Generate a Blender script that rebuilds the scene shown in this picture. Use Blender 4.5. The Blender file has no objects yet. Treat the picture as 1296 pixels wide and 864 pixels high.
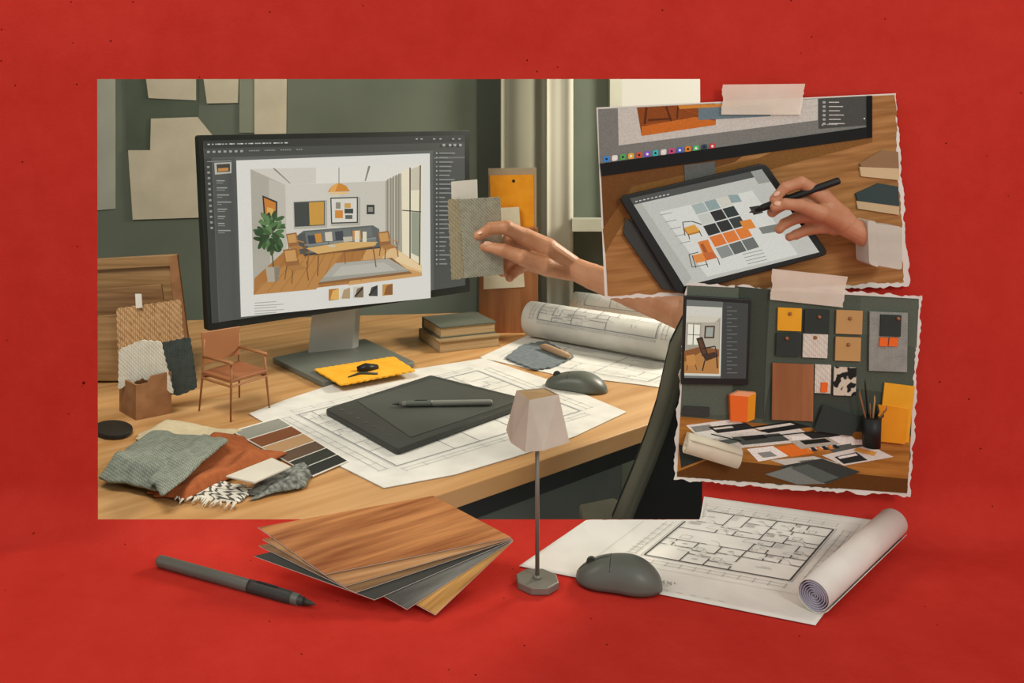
import bpy, bmesh, math, random
from mathutils import Vector, Matrix, noise
random.seed(7)
F=1200.0; CX=520.0; H0=150.0; ZC=1.28
DZ=0.75      # desk height
RZ=ZC-0.50   # red table height
S=bpy.context.scene
Z=Vector((0,0,1))
# ---------------------------------------------------------------- helpers
def W(px,py,d): return Vector(((px-CX)*d/F,d,ZC+(H0-py)*d/F))
def onz(px,py,z=DZ):
    return W(px,py,F*(ZC-z)/(py-H0))
def hz(z):
    return lambda px,py,off=0: onz(px,py,z+off)
def hd(d):
    return lambda px,py,off=0: W(px,py,d-off)
def plane3(a,b,c):
    n=(b-a).cross(c-a).normalized()
    if n.dot(Vector((0,0,ZC))-a)<0: n=-n
    def h(px,py,off=0):
        r=Vector(((px-CX)/F,1,(H0-py)/F)); o=Vector((0,0,ZC))
        t=((a+n*off-o).dot(n))/r.dot(n)
        return o+r*t
    h.n=n
    return h
def lin(h):
    h=h.lstrip('#'); o=[]
    for i in (0,2,4):
        c=int(h[i:i+2],16)/255
        o.append(c/12.92 if c<=.04045 else ((c+.055)/1.055)**2.4)
    return (*o,1)
_W={}
def wpos(o): return _W.get(o.name,Vector((0,0,0))) if o else Vector((0,0,0))
def setp(o,p):
    for k,v in p.items():
        if v is not None: o[k]=v
def T(label=None,cat=None,group=None,kind=None):
    return dict(label=label,category=cat,group=group,kind=kind)
def mk(name,verts,faces,mats,parent=None,cols=None,midx=None,smooth=False,props=None,bev=0,sub=0,solid=0):
    verts=[Vector(v) for v in verts]
    mn=Vector((min(v[i] for v in verts) for i in range(3))); mx=Vector((max(v[i] for v in verts) for i in range(3)))
    org=Vector(((mn.x+mx.x)/2,(mn.y+mx.y)/2,mn.z))
    me=bpy.data.meshes.new(name); me.from_pydata([v-org for v in verts],[],faces)
    if not isinstance(mats,(list,tuple)): mats=[mats]
    for m in mats: me.materials.append(m)
    if midx:
        for p,i in zip(me.polygons,midx): p.material_index=i
    if cols:
        ca=me.color_attributes.new('Col','FLOAT_COLOR','CORNER')
        for p,c in zip(me.polygons,cols):
            for li in p.loop_indices: ca.data[li].color=c
    if smooth:
        for p in me.polygons: p.use_smooth=True
    me.update()
    o=bpy.data.objects.new(name,me); S.collection.objects.link(o)
    o.location=org-wpos(parent)
    if parent: o.parent=parent
    _W[o.name]=org
    if solid:
        m=o.modifiers.new('s','SOLIDIFY'); m.thickness=solid; m.offset=0
    if bev:
        m=o.modifiers.new('b','BEVEL'); m.width=bev; m.segments=2 if bev<.004 else 4; m.limit_method='ANGLE'
    if sub:
        m=o.modifiers.new('u','SUBSURF'); m.levels=sub; m.render_levels=sub
    if props: setp(o,props)
    return o
def rt(name,loc,props):
    o=bpy.data.objects.new(name,None); S.collection.objects.link(o); o.location=loc; o.empty_display_size=.02
    _W[o.name]=Vector(loc); setp(o,props); return o
def fixn(verts,faces):
    bm=bmesh.new(); vs=[bm.verts.new(v) for v in verts]
    for f in faces:
        try: bm.faces.new([vs[i] for i in f])
        except Exception: pass
    bmesh.ops.recalc_face_normals(bm,faces=bm.faces)
    bm.verts.index_update()
    V=[v.co.copy() for v in bm.verts]; Fc=[[v.index for v in f.verts] for f in bm.faces]; bm.free(); return V,Fc
def slab(name,pts,vec,mat,parent=None,props=None,bev=0,smooth=False):
    n=len(pts); vs=[Vector(p) for p in pts]+[Vector(p)+Vector(vec) for p in pts]
    fs=[list(range(n)),list(range(2*n-1,n-1,-1))]+[[i,(i+1)%n,n+(i+1)%n,n+i] for i in range(n)]
    vs,fs=fixn(vs,fs)
    return mk(name,vs,fs,mat,parent,props=props,bev=bev,smooth=smooth)
def multi(name,parts,mat,parent=None,props=None,bev=0,smooth=False):
    V=[];Fc=[]
    for vs,fs in parts:
        k=len(V); V+=vs; Fc+=[[i+k for i in f] for f in fs]
    V,Fc=fixn(V,Fc)
    return mk(name,V,Fc,mat,parent,props=props,bev=bev,smooth=smooth)
def prismg(pts,vec):
    n=len(pts); vs=[Vector(p) for p in pts]+[Vector(p)+Vector(vec) for p in pts]
    return vs,[list(range(n)),list(range(2*n-1,n-1,-1))]+[[i,(i+1)%n,n+(i+1)%n,n+i] for i in range(n)]
def rnd(pts,r,n=4):
    out=[]; m=len(pts)
    for i in range(m):
        a,b,c=pts[i-1],pts[i],pts[(i+1)%m]
        u=(a-b).normalized()*r; w=(c-b).normalized()*r
        for k in range(n+1):
            t=k/n; out.append(b+u*(1-t)**2+w*t**2)
    return out
def tubeg(pts,rad,n=12,flat=1.0):
    pts=[Vector(p) for p in pts]; V=[];Fc=[]
    for i,p in enumerate(pts):
        a=pts[max(0,i-1)]; b=pts[min(len(pts)-1,i+1)]; t=(b-a).normalized()
        s=t.cross(Z)
        if s.length<.05: s=t.cross(Vector((0,1,0)))
        s.normalize(); u=s.cross(t).normalized()
        r=rad[i] if isinstance(rad,(list,tuple)) else rad
        for k in range(n):
            an=2*math.pi*k/n; V.append(p+s*math.cos(an)*r*flat+u*math.sin(an)*r)
    for i in range(len(pts)-1):
        for k in range(n):
            Fc.append([i*n+k,i*n+(k+1)%n,(i+1)*n+(k+1)%n,(i+1)*n+k])
    Fc.append(list(range(n-1,-1,-1))); Fc.append([(len(pts)-1)*n+k for k in range(n)])
    return V,Fc
def tube(name,pts,rad,mat,parent=None,props=None,n=14,flat=1.0,smooth=True,bev=0):
    V,Fc=tubeg(pts,rad,n,flat); V,Fc=fixn(V,Fc)
    o=mk(name,V,Fc,mat,parent,props=props,smooth=smooth,bev=bev)
    if smooth:
        for p in o.data.polygons:
            if len(p.vertices)>4: p.use_smooth=False
    return o
def sphg(c,r,nu=12,nv=8,sc=(1,1,1)):
    V=[];Fc=[]
    V.append(Vector(c)+Vector((0,0,r*sc[2])))
    for j in range(1,nv):
        th=math.pi*j/nv
        for i in range(nu):
            ph=2*math.pi*i/nu
            V.append(Vector(c)+Vector((r*sc[0]*math.sin(th)*math.cos(ph),r*sc[1]*math.sin(th)*math.sin(ph),r*sc[2]*math.cos(th))))
    V.append(Vector(c)-Vector((0,0,r*sc[2])))
    for i in range(nu): Fc.append([0,1+i,1+(i+1)%nu])
    for j in range(nv-2):
        for i in range(nu):
            a=1+j*nu; Fc.append([a+i,a+nu+i,a+nu+(i+1)%nu,a+(i+1)%nu])
    L_=len(V)-1; a=1+(nv-2)*nu
    for i in range(nu): Fc.append([a+i,L_,a+(i+1)%nu])
    return V,Fc
def blob(name,chains,mat,vox,parent=None,props=None,knuckle=()):
    parts=[]
    for ci,ch in enumerate(chains):
        P_=[];R_=[]
        for i in range(len(ch)-1):
            finger=ci in knuckle
            for k in range(6):
                t=k/6; r_=ch[i][1]*(1-t)+ch[i+1][1]*t
                if finger: r_*=1-.07*math.sin(math.pi*t)
                P_.append(ch[i][0].lerp(ch[i+1][0],t)); R_.append(r_)
        P_.append(ch[-1][0]);R_.append(ch[-1][1])
        parts.append(tubeg(P_,R_,16))
        for p,r in ch: parts.append(sphg(p,r*1.02,16,10))
    V=[];Fc=[]
    for vs,fs in parts:
        vs,fs=fixn(vs,fs); k=len(V); V+=vs; Fc+=[[i+k for i in f] for f in fs]
    o=mk(name,V,Fc,mat,parent,props=props,smooth=True)
    m=o.modifiers.new('r','REMESH'); m.mode='VOXEL'; m.voxel_size=vox; m.use_smooth_shade=True
    m=o.modifiers.new('sm','SMOOTH'); m.factor=.5; m.iterations=3
    return o
def homog(c):
    (x0,y0),(x1,y1),(x2,y2),(x3,y3)=c
    dx1=x1-x2;dx2=x3-x2;dx3=x0-x1+x2-x3;dy1=y1-y2;dy2=y3-y2;dy3=y0-y1+y2-y3
    D=dx1*dy2-dx2*dy1; g=(dx3*dy2-dx2*dy3)/D; h=(dx1*dy3-dx3*dy1)/D
    a=x1-x0+g*x1;b=x3-x0+h*x3;d=y1-y0+g*y1;e=y3-y0+h*y3
    return lambda u,v:((a*u+b*v+x0)/(g*u+h*v+1),(d*u+e*v+y0)/(g*u+h*v+1))
def R(x0,y0,x1,y1): return [(x0,y0),(x1,y0),(x1,y1),(x0,y1)]
def L(a,b,w=1.0):
    dx,dy=b[0]-a[0],b[1]-a[1]; l=math.hypot(dx,dy) or 1; nx,ny=-dy/l*w/2,dx/l*w/2
    return [(a[0]+nx,a[1]+ny),(b[0]+nx,b[1]+ny),(b[0]-nx,b[1]-ny),(a[0]-nx,a[1]-ny)]
def E(cx,cy,rx,ry,n=18,rot=0):
    c,s=math.cos(rot),math.sin(rot); o=[]
    for i in range(n):
        a=2*math.pi*i/n; x=rx*math.cos(a);y=ry*math.sin(a); o.append((cx+x*c-y*s,cy+x*s+y*c))
    return o
def rq(x,y,w,h,r=1.6,sk=0):
    o=[]
    for cx,cy,a0 in ((x+w-r,y+r,-90),(x+w-r,y+h-r,0),(x+r,y+h-r,90),(x+r,y+r,180)):
        for k in range(4):
            a=math.radians(a0+30*k); px=cx+r*math.cos(a); o.append((px,cy+r*math.sin(a)+sk*(px-x)))
    return o
def picture(name,hit,items,mat,parent=None,props=None,base=.0004,step=.00005):
    V=[];Fc=[];C=[]
    for i,(col,pts) in enumerate(items):
        off=base+step*i; k=len(V)
        V+=[hit(p[0],p[1],off) for p in pts]; Fc.append(list(range(k,k+len(pts)))); C.append(lin(col))
    for f in Fc:
        a,b,c=V[f[0]],V[f[1]],V[f[2]]
        n=(b-a).cross(c-b)
        if n.dot(Vector((0,0,ZC))-a)<0: f.reverse()
    return mk(name,V,Fc,mat,parent,cols=C,props=props)
def zig(pts,step=5,amp=2):
    out=[];m=len(pts)
    for i in range(m):
        a,b=pts[i],pts[(i+1)%m]; l=math.hypot(b[0]-a[0],b[1]-a[1]); n=max(2,int(l/step))
        nx,ny=(b[1]-a[1])/l,-(b[0]-a[0])/l
        for k in range(n):
            t=k/n; s=amp if k%2 else 0
            out.append((a[0]+(b[0]-a[0])*t+nx*s,a[1]+(b[1]-a[1])*t+ny*s))
    return out
def torn(pts,edges,step=5,amp=2.2,seed=1):
    rr=random.Random(seed); out=[];m=len(pts)
    for i in range(m):
        a,b=pts[i],pts[(i+1)%m]; out.append(a)
        if i not in edges: continue
        l=math.hypot(b[0]-a[0],b[1]-a[1]); n=int(l/step); nx,ny=(b[1]-a[1])/l,-(b[0]-a[0])/l; w=0
        for k in range(1,n):
            t=k/n; w=w*.6+rr.uniform(-amp,amp); out.append((a[0]+(b[0]-a[0])*t+nx*w,a[1]+(b[1]-a[1])*t+ny*w))
    return out
def P(hit,pts,off=0): return [hit(x,y,off) for x,y in pts]
def cloth(name,corners,z,mat,amp=.012,freq=30,nx=44,ny=32,seed=0,thick=.003,parent=None,props=None,fold=(1,0),fray=.004,drape=0):
    h=homog(corners); V=[];Fc=[]
    for j in range(ny+1):
        for i in range(nx+1):
            u,v=i/nx,j/ny
            uu=u+.02*math.sin(v*9+seed)*(1 if u<.5 else -1)*(abs(u-.5)*2)**2
            vv=v+.03*math.sin(u*8+seed*2)*(1 if v<.5 else -1)*(abs(v-.5)*2)**2
            x,y=h(uu,vv)
            p=onz(x,y,z)
            e=min(u,1-u,v,1-v); k=min(1,e*8+.15)
            ph=(p.x*fold[0]+p.y*fold[1])*freq*2.2+3.2*noise.noise(Vector((p.x*11,p.y*11,seed)))
            f=.5+.5*math.sin(ph+seed); f=f**1.6
            nn=noise.noise(Vector((p.x*freq*.8,p.y*freq*.8,seed+5)))
            wob=fray*noise.noise(Vector((u*6,v*6,seed+9)))
            p=p+Vector((wob,wob,amp*(k*.3+f*.95*k+abs(nn)*.35*k)))
            V.append(p)
    for j in range(ny):
        for i in range(nx):
            a=j*(nx+1)+i; Fc.append([a,a+1,a+nx+2,a+nx+1])
    return mk(name,V,Fc,mat,parent,props=props,smooth=True,solid=thick,sub=1)
# ---------------------------------------------------------------- materials
def base_mat(name):
    m=bpy.data.materials.new(name); m.use_nodes=True; nt=m.node_tree; return m,nt,nt.nodes['Principled BSDF']
def M(name,c1,c2=None,rough=.7,metal=0,scale=(8,8,8),rot=(0,0,0),kind='noise',det=4,bump=0,bscale=200,spec=.3,lo=.35,hi=.65,coat=0,dist=6):
    m,nt,b=base_mat(name); N=nt.nodes; Lk=nt.links
    c2=c2 or c1
    tc=N.new('ShaderNodeTexCoord'); mp=N.new('ShaderNodeMapping'); mp.vector_type='TEXTURE'
    mp.inputs['Scale'].default_value=[1/s for s in scale]; mp.inputs['Rotation'].default_value=rot
    Lk.new(tc.outputs['Object'],mp.inputs['Vector'])
    if kind=='wave':
        t=N.new('ShaderNodeTexWave'); t.inputs['Scale'].default_value=1; t.inputs['Distortion'].default_value=dist; t.inputs['Detail'].default_value=det; out=t.outputs['Fac']
    elif kind=='check':
        t=N.new('ShaderNodeTexVoronoi'); t.inputs['Scale'].default_value=1; out=t.outputs['Distance']
    else:
        t=N.new('ShaderNodeTexNoise'); t.inputs['Scale'].default_value=1; t.inputs['Detail'].default_value=det; out=t.outputs['Fac']
    Lk.new(mp.outputs['Vector'],t.inputs['Vector'])
    cr=N.new('ShaderNodeValToRGB'); cr.color_ramp.elements[0].position=lo; cr.color_ramp.elements[1].position=hi
    cr.color_ramp.elements[0].color=lin(c1); cr.color_ramp.elements[1].color=lin(c2)
    Lk.new(out,cr.inputs['Fac']); Lk.new(cr.outputs['Color'],b.inputs['Base Color'])
    b.inputs['Roughness'].default_value=rough; b.inputs['Metallic'].default_value=metal
    b.inputs['Specular IOR Level'].default_value=spec; b.inputs['Coat Weight'].default_value=coat
    if bump:
        t2=N.new('ShaderNodeTexNoise'); t2.inputs['Scale'].default_value=bscale; t2.inputs['Detail'].default_value=3
        Lk.new(tc.outputs['Object'],t2.inputs['Vector'])
        bp_=N.new('ShaderNodeBump'); bp_.inputs['Strength'].default_value=bump; bp_.inputs['Distance'].default_value=.001
        Lk.new(t2.outputs['Fac'],bp_.inputs['Height']); Lk.new(bp_.outputs['Normal'],b.inputs['Normal'])
    return m
def FAB(name,c1,c2,thread=.003,rough=1,bump=.5):
    m,nt,b=base_mat(name); N=nt.nodes; Lk=nt.links
    tc=N.new('ShaderNodeTexCoord'); sc=.314/thread
    w1=N.new('ShaderNodeTexWave'); w1.inputs['Scale'].default_value=sc; w1.inputs['Distortion'].default_value=1.2; w1.bands_direction='X'
    w2=N.new('ShaderNodeTexWave'); w2.inputs['Scale'].default_value=sc*.7; w2.inputs['Distortion'].default_value=1.2; w2.bands_direction='DIAGONAL'
    for w in (w1,w2): Lk.new(tc.outputs['Object'],w.inputs['Vector'])
    mu=N.new('ShaderNodeMath'); mu.operation='MULTIPLY'; Lk.new(w1.outputs['Fac'],mu.inputs[0]); Lk.new(w2.outputs['Fac'],mu.inputs[1])
    t=N.new('ShaderNodeTexNoise'); t.inputs['Scale'].default_value=90; t.inputs['Detail'].default_value=6; Lk.new(tc.outputs['Object'],t.inputs['Vector'])
    ad=N.new('ShaderNodeMath'); ad.operation='ADD'; Lk.new(mu.outputs[0],ad.inputs[0]); Lk.new(t.outputs['Fac'],ad.inputs[1])
    cr=N.new('ShaderNodeValToRGB'); cr.color_ramp.elements[0].position=.3; cr.color_ramp.elements[1].position=1.0
    cr.color_ramp.elements[0].color=lin(c1); cr.color_ramp.elements[1].color=lin(c2)
    Lk.new(ad.outputs[0],cr.inputs['Fac']); Lk.new(cr.outputs['Color'],b.inputs['Base Color'])
    b.inputs['Roughness'].default_value=rough; b.inputs['Specular IOR Level'].default_value=.1
    bp_=N.new('ShaderNodeBump'); bp_.inputs['Strength'].default_value=bump; bp_.inputs['Distance'].default_value=.0008
    Lk.new(ad.outputs[0],bp_.inputs['Height']); Lk.new(bp_.outputs['Normal'],b.inputs['Normal'])
    return m
def ink(name,rough=.8,emit=0,spec=.2,grain=.12,gs=500):
    m,nt,b=base_mat(name); N=nt.nodes; Lk=nt.links
    a=N.new('ShaderNodeAttribute'); a.attribute_name='Col'
    t=N.new('ShaderNodeTexNoise'); t.inputs['Scale'].default_value=gs; t.inputs['Detail'].default_value=3
    tc=N.new('ShaderNodeTexCoord'); Lk.new(tc.outputs['Object'],t.inputs['Vector'])
    mr=N.new('ShaderNodeMapRange'); mr.inputs['From Min'].default_value=.3; mr.inputs['From Max'].default_value=.7
    mr.inputs['To Min'].default_value=1-grain; mr.inputs['To Max'].default_value=1+grain
    Lk.new(t.outputs['Fac'],mr.inputs['Value'])
    mx=N.new('ShaderNodeVectorMath'); mx.operation='SCALE'
    Lk.new(a.outputs['Color'],mx.inputs[0]); Lk.new(mr.outputs['Result'],mx.inputs['Scale'])
    b.inputs['Roughness'].default_value=rough; b.inputs['Specular IOR Level'].default_value=spec
    if emit:
        b.inputs['Base Color'].default_value=(.02,.02,.02,1)
        Lk.new(mx.outputs['Vector'],b.inputs['Emission Color']); b.inputs['Emission Strength'].default_value=emit
    else:
        Lk.new(mx.outputs['Vector'],b.inputs['Base Color'])
    return m
INK=ink('printed_ink'); SCR=ink('lit_screen',rough=.35,emit=.82,grain=.05)
DRAW=ink('drawing_ink',grain=.04)
def redmat():
    m,nt,b=base_mat('red_paper'); N=nt.nodes; Lk=nt.links
    tc=N.new('ShaderNodeTexCoord')
    t=N.new('ShaderNodeTexNoise'); t.inputs['Scale'].default_value=14; t.inputs['Detail'].default_value=9; t.inputs['Roughness'].default_value=.75
    Lk.new(tc.outputs['Object'],t.inputs['Vector'])
    cr=N.new('ShaderNodeValToRGB'); e=cr.color_ramp.elements; e[0].position=.3; e[1].position=.7
    e[0].color=lin('#b73026'); e[1].color=lin('#c33a30'); Lk.new(t.outputs['Fac'],cr.inputs['Fac'])
    prev=cr.outputs['Color']
    for sc,th in ((15,.022),(37,.03)):
        v=N.new('ShaderNodeTexVoronoi'); v.inputs['Scale'].default_value=sc; Lk.new(tc.outputs['Object'],v.inputs['Vector'])
        c2=N.new('ShaderNodeValToRGB'); e=c2.color_ramp.elements; e[0].position=th; e[1].position=th*1.7; e[0].color=(1,1,1,1); e[1].color=(0,0,0,1)
        Lk.new(v.outputs['Distance'],c2.inputs['Fac'])
        mx=N.new('ShaderNodeMix'); mx.data_type='RGBA'; Lk.new(c2.outputs['Color'],mx.inputs['Factor'])
        Lk.new(prev,mx.inputs['A']); mx.inputs['B'].default_value=lin('#5a1410'); prev=mx.outputs['Result']
    Lk.new(prev,b.inputs['Base Color']); b.inputs['Roughness'].default_value=1; b.inputs['Specular IOR Level'].default_value=0
    t2=N.new('ShaderNodeTexNoise'); t2.inputs['Scale'].default_value=260; Lk.new(tc.outputs['Object'],t2.inputs['Vector'])
    bp_=N.new('ShaderNodeBump'); bp_.inputs['Strength'].default_value=.3; bp_.inputs['Distance'].default_value=.001
    Lk.new(t2.outputs['Fac'],bp_.inputs['Height']); Lk.new(bp_.outputs['Normal'],b.inputs['Normal'])
    return m
RED=redmat()
_f=(onz(820,537)-onz(452,661)).normalized(); DESKANG=math.atan2(_f.y,_f.x)
_g=(W(548,627,1.115)-W(327,668,1.06)); VANG=math.atan2(_g.y,_g.x)
GREEN=M('green_grey_plaster','#626a5c','#6e7668',rough=.9,scale=(3,3,3),bump=.1,bscale=60)
DARKG=M('dark_green','#454a42','#4d534a',rough=.9,scale=(3,3,3))
LINER=M('neutral_liner','#5f6358','#6a6e63',rough=.95)
OAK=M('oak_desktop','#ab7a46','#cda26e',rough=.38,scale=(2.2,42,8),rot=(0,0,DESKANG),det=8,spec=.45,lo=.3,hi=.7)
TEAK=M('teak_veneer','#84481f','#c0834c',rough=.33,scale=(7,130,20),rot=(0,0,VANG+.12),det=8,spec=.5,lo=.33,hi=.68)
TAN=M('tan_veneer','#8f6238','#c09464',rough=.45,scale=(6,110,20),rot=(0,0,VANG),det=6)
GOLD=M('golden_veneer','#8f6428','#c99a58',rough=.45,scale=(7,120,20),rot=(0,0,VANG+.5),det=6)
WALN=M('walnut_board','#6b4b30','#94704b',rough=.5,scale=(5,5,110),det=6)
OAKB=M('oak_board','#86653f','#ab875c',rough=.5,scale=(4,4,100),det=6)
BRWN=M('reddish_wood','#8a5633','#a36c43',rough=.5,scale=(60,60,4),det=5)
CHW=M('brown_model_wood','#94603a','#9f6b43',rough=.5,scale=(8,8,8))
CHD=M('brown_model_seat','#8a5433','#955f3b',rough=.5,scale=(8,8,8))
BLK=M('black_plastic','#191b19','#202220',rough=.45)
BEZ=M('dark_bezel','#1b1e1c','#222522',rough=.35)
CHAR=M('charcoal_plastic','#343733','#3c3f3b',rough=.45)
CHAR2=M('charcoal_surface','#42453f','#494c47',rough=.55)
GREY=M('grey_green_plastic','#565b53','#61665d',rough=.4,spec=.4)
GREYD=M('grey_dark_plastic','#33372f','#3a3e38',rough=.4)
MGREY=M('mid_grey_plastic','#75776f','#80827a',rough=.4)
SILV=M('silver_metal','#b9bab3','#bcbdb6',rough=.35,metal=.15)
STNB=M('grey_stand','#70746d','#777b74',rough=.35,metal=.2)
STEEL=M('brushed_steel','#5c5e5c','#9a9c99',rough=.25,metal=.5,scale=(6,40,10),rot=(0,0,VANG+.3))
PAPER=M('white_paper','#d9d6cb','#e4e1d6',rough=.9,scale=(20,20,20))
PAPER2=M('cool_paper','#cccbc4','#d8d7d0',rough=.9,scale=(20,20,20))
CREAM=M('cream_card','#cfc5ab','#d9d0b8',rough=.9,scale=(30,30,30))
BEIGE=M('beige_paper','#bfb69f','#ccc3ad',rough=.9,scale=(10,10,10))
TAUPE=M('taupe_board','#9a8a72','#a5957c',rough=.9)
ORNG=M('orange_card','#e08f14','#e99c22',rough=.8,scale=(30,30,30))
ORG2=M('bright_orange','#e8641c','#ef7428',rough=.7)
YELL=M('yellow_card','#e5a21f','#edae30',rough=.8,scale=(30,30,30))
KRAFT=M('kraft_card','#8f6542','#a37650',rough=.9,scale=(40,40,40))
TEXT=FAB('tan_knit','#98704a','#d2ad80',.0042,bump=1)
FGREY=FAB('beige_grey_wool','#7f8072','#b3b2a0',.0022)
FKHAK=FAB('khaki_fabric','#8f866c','#b0a78b',.003)
FGRN=FAB('grey_green_towel','#626a60','#959b8e',.0026,bump=1)
FRUST=FAB('rust_fabric','#8a4727','#b06840',.0015,bump=.3)
FBEIG=FAB('beige_fabric','#b5a686','#d2c5a6',.0022)
FDARK=FAB('slate_fabric','#363c3a','#525a56',.002)
FWHT=FAB('white_fabric','#c2bdac','#e2ddce',.0025)
FBLUE=FAB('blue_grey_fabric','#545c60','#7d868a',.002)
FFUZ=M('fuzzy_grey_fabric','#4c504b','#8f928b',rough=1,scale=(120,120,120),bump=1,bscale=300)
ZEBR=M('frayed_stripe','#dedacc','#55534d',rough=1,kind='wave',scale=(16,80,20),rot=(0,0,-.5),lo=.55,hi=.75,dist=14,det=4,bump=.8,bscale=250)
CURT=M('grey_brown_curtain','#83816f','#8e8c7d',rough=1,scale=(4,4,1),spec=.05)
CURT2=M('pale_curtain','#a9a696','#b5b2a2',rough=1,scale=(4,4,1),spec=.05)  # right part of the curtain, in a paler colour
SKIN=M('skin','#b57c58','#c68f6c',rough=.5,scale=(30,30,30),bump=.35,bscale=150,spec=.35)
NAIL=M('fingernail_pink','#dcae92','#e2b89d',rough=.3)
TAPEM=M('masking_tape','#f5ead4','#fcf4e4',rough=.6,scale=(30,200,30))
TAPEM.node_tree.nodes['Principled BSDF'].inputs['Alpha'].default_value=.5
CHRF=M('olive_chair_shell','#4b4a3c','#595848',rough=.7)
CHRB=M('black_upholstery','#131512','#191b18',rough=.95)
SHAD=M('grey_beige_metal','#bdb7a5','#cac3b1',rough=.6,scale=(30,30,30))
SHIN=M('tan_lining','#a98c5f','#b3966a',rough=.6)
LMET=M('grey_lamp_metal','#77756a','#858378',rough=.4,metal=.3)
SILL=M('pale_sill','#a3a494','#b0b1a1',rough=.7)
STR=dict(kind='structure')
# ---------------------------------------------------------------- red sweep
prof=[(.15,RZ),(.5,RZ),(.8,RZ),(1.0,RZ),(1.09,RZ)]
cy,cz,cr=1.09,RZ+.06,.06
def arc(a): return (cy+cr*math.sin(a),cz-cr*math.cos(a))
def pyof(p): return H0+F*(ZC-p[1])/p[0]
lo_,hi_=0,math.pi/2
for _ in range(50):
    mid=(lo_+hi_)/2
    if pyof(arc(mid))>657: lo_=mid
    else: hi_=mid
AO=(lo_+hi_)/2
angs=sorted([math.pi/2*k/14 for k in range(1,15)]+[AO])
for a in angs: prof.append(arc(a))
iO=prof.index(arc(AO))
yt=ZC+(H0-100)*1.15/F
for z in (RZ+.2,RZ+.35): prof.append((1.15,z))
prof.append((1.15,yt)); iT=len(prof)-1
prof+= [(1.15,ZC+.3),(1.15,ZC+.9)]
V=[];Fc=[]
for (y,z) in prof:
    yy=max(y,1.09)
    py=min(max(pyof((y,z)),100),657) if y>0.9 else 657
    t=(py-100)/557
    for x in (-1.9,(123+1*t-CX)*yy/F,(886+3*t-CX)*yy/F,2.2): V.append((x,y,z))
for r in range(len(prof)-1):
    for c in range(3):
        if c==1 and iO<=r<iT: continue
        a=r*4+c; Fc.append([a,a+1,a+5,a+4])
mk('wall_front',V,Fc,RED,smooth=True,props=STR)
xl=(122-CX)*1.154/F; xr=(891-CX)*1.154/F; zt=ZC+(H0-98)*1.154/F
mk('wall_front',[(-1.9,1.154,RZ),(xl,1.154,RZ),(xl,1.154,2.18),(-1.9,1.154,2.18),(xr,1.154,RZ),(2.2,1.154,RZ),(2.2,1.154,2.18),(xr,1.154,2.18),(xl,1.154,zt),(xr,1.154,zt)],
   [[0,1,2,3],[4,5,6,7],[8,9,7,2]],LINER,props=STR)  # unseen liner added so the red wall bounces no red light inside
def sweep(px,py,off=0):
    def zs(y):
        if y<=cy: return RZ
        if y>=1.15: return 99
        return cz-math.sqrt(max(0,cr*cr-(y-cy)**2))
    lo,hi=.2,1.15
    for _ in range(40):
        m=(lo+hi)/2; z=ZC+(H0-py)*m/F
        if z>zs(m)+off: lo=m
        else: hi=m
    return W(px,py,lo-off*.3)
# ---------------------------------------------------------------- room
mk('wall_back',[(-1.9,2.86,0),(2.1,2.86,0),(2.1,2.86,2.2),(-1.9,2.86,2.2)],[[0,1,2,3]],GREEN,props=STR)
mk('wall_left_light_block',[(-1.9,1.16,0),(-1.9,2.86,0),(-1.9,2.86,2.2),(-1.9,1.16,2.2)],[[0,1,2,3]],GREEN,props=STR)  # unseen wall added to keep world light out of the room
mk('wall_right_light_block',[(2.1,1.16,0),(2.1,2.86,0),(2.1,2.86,2.2),(2.1,1.16,2.2)],[[3,2,1,0]],GREEN,props=STR)  # added out of view to shut off world light on this side
mk('floor',[(-1.9,1.2,0),(2.1,1.2,0),(2.1,2.86,0),(-1.9,2.86,0)],[[0,1,2,3]],DARKG,props=STR)
mk('ceiling_light_block',[(-1.9,1.16,2.2),(2.1,1.16,2.2),(2.1,2.86,2.2),(-1.9,2.86,2.2)],[[0,3,2,1]],M('light_block_white','#b9b8ac','#c1c0b4',rough=.95),props=STR)  # unseen slab added to block world light from above
def foldsheet(name,px0,px1,d,pyt,pyb,mat,waves,amp,props):
    V=[];Fc=[];n=90
    for i in range(n+1):
        t=i/n; x=px0+(px1-px0)*t
        dd=d+amp*math.sin(t*waves*math.pi*2+.8*math.sin(t*7))
        X=(x-CX)*d/F
        for k,py in enumerate((pyt,(pyt+pyb)/2,pyb)):
            V.append((X,dd,ZC+(H0-py)*d/F))
    for i in range(n):
        for k in range(2):
            a=i*3+k; Fc.append([a,a+3,a+4,a+1])
    return mk(name,V,Fc,mat,smooth=True,props=props,solid=.003)
foldsheet('curtain',634,698,2.79,20,560,CURT,1.6,.011,T('grey-brown floor-length curtain hanging beside the window','curtain'))
foldsheet('curtain',692,725,2.765,20,560,CURT2,.9,.006,T('pale curtain fold hanging at the window edge','curtain'))
slab('wall_dark_strip',P(hd(2.85),[(604,20),(640,20),(640,420),(604,420)]),(0,.01,0),DARKG,props=STR)  # strip darker than the wall around it
win=rt('window_1',W(820,150,2.8),STR)
slab('window_frame',P(hd(2.83),[(772,20),(787,20),(787,280),(772,280)]),(0,.02,0),SILL,win)
slab('window_frame',P(hd(2.83),[(787,136),(905,136),(905,146),(787,146)]),(0,.02,0),SILL,win)
m,nt,b=base_mat('bright_window'); b.inputs['Emission Color'].default_value=lin('#e9dfc6'); b.inputs['Emission Strength'].default_value=.84; b.inputs['Base Color'].default_value=(.05,.05,.05,1)
slab('window_pane',P(hd(2.845),[(786,20),(1000,20),(1000,290),(786,290)]),(0,.01,0),m,win)
slab('window_sill',[W(724,275,2.86),W(905,275,2.86),W(905,277,2.66),W(724,277,2.66)],(0,0,-.035),SILL,win)
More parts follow.
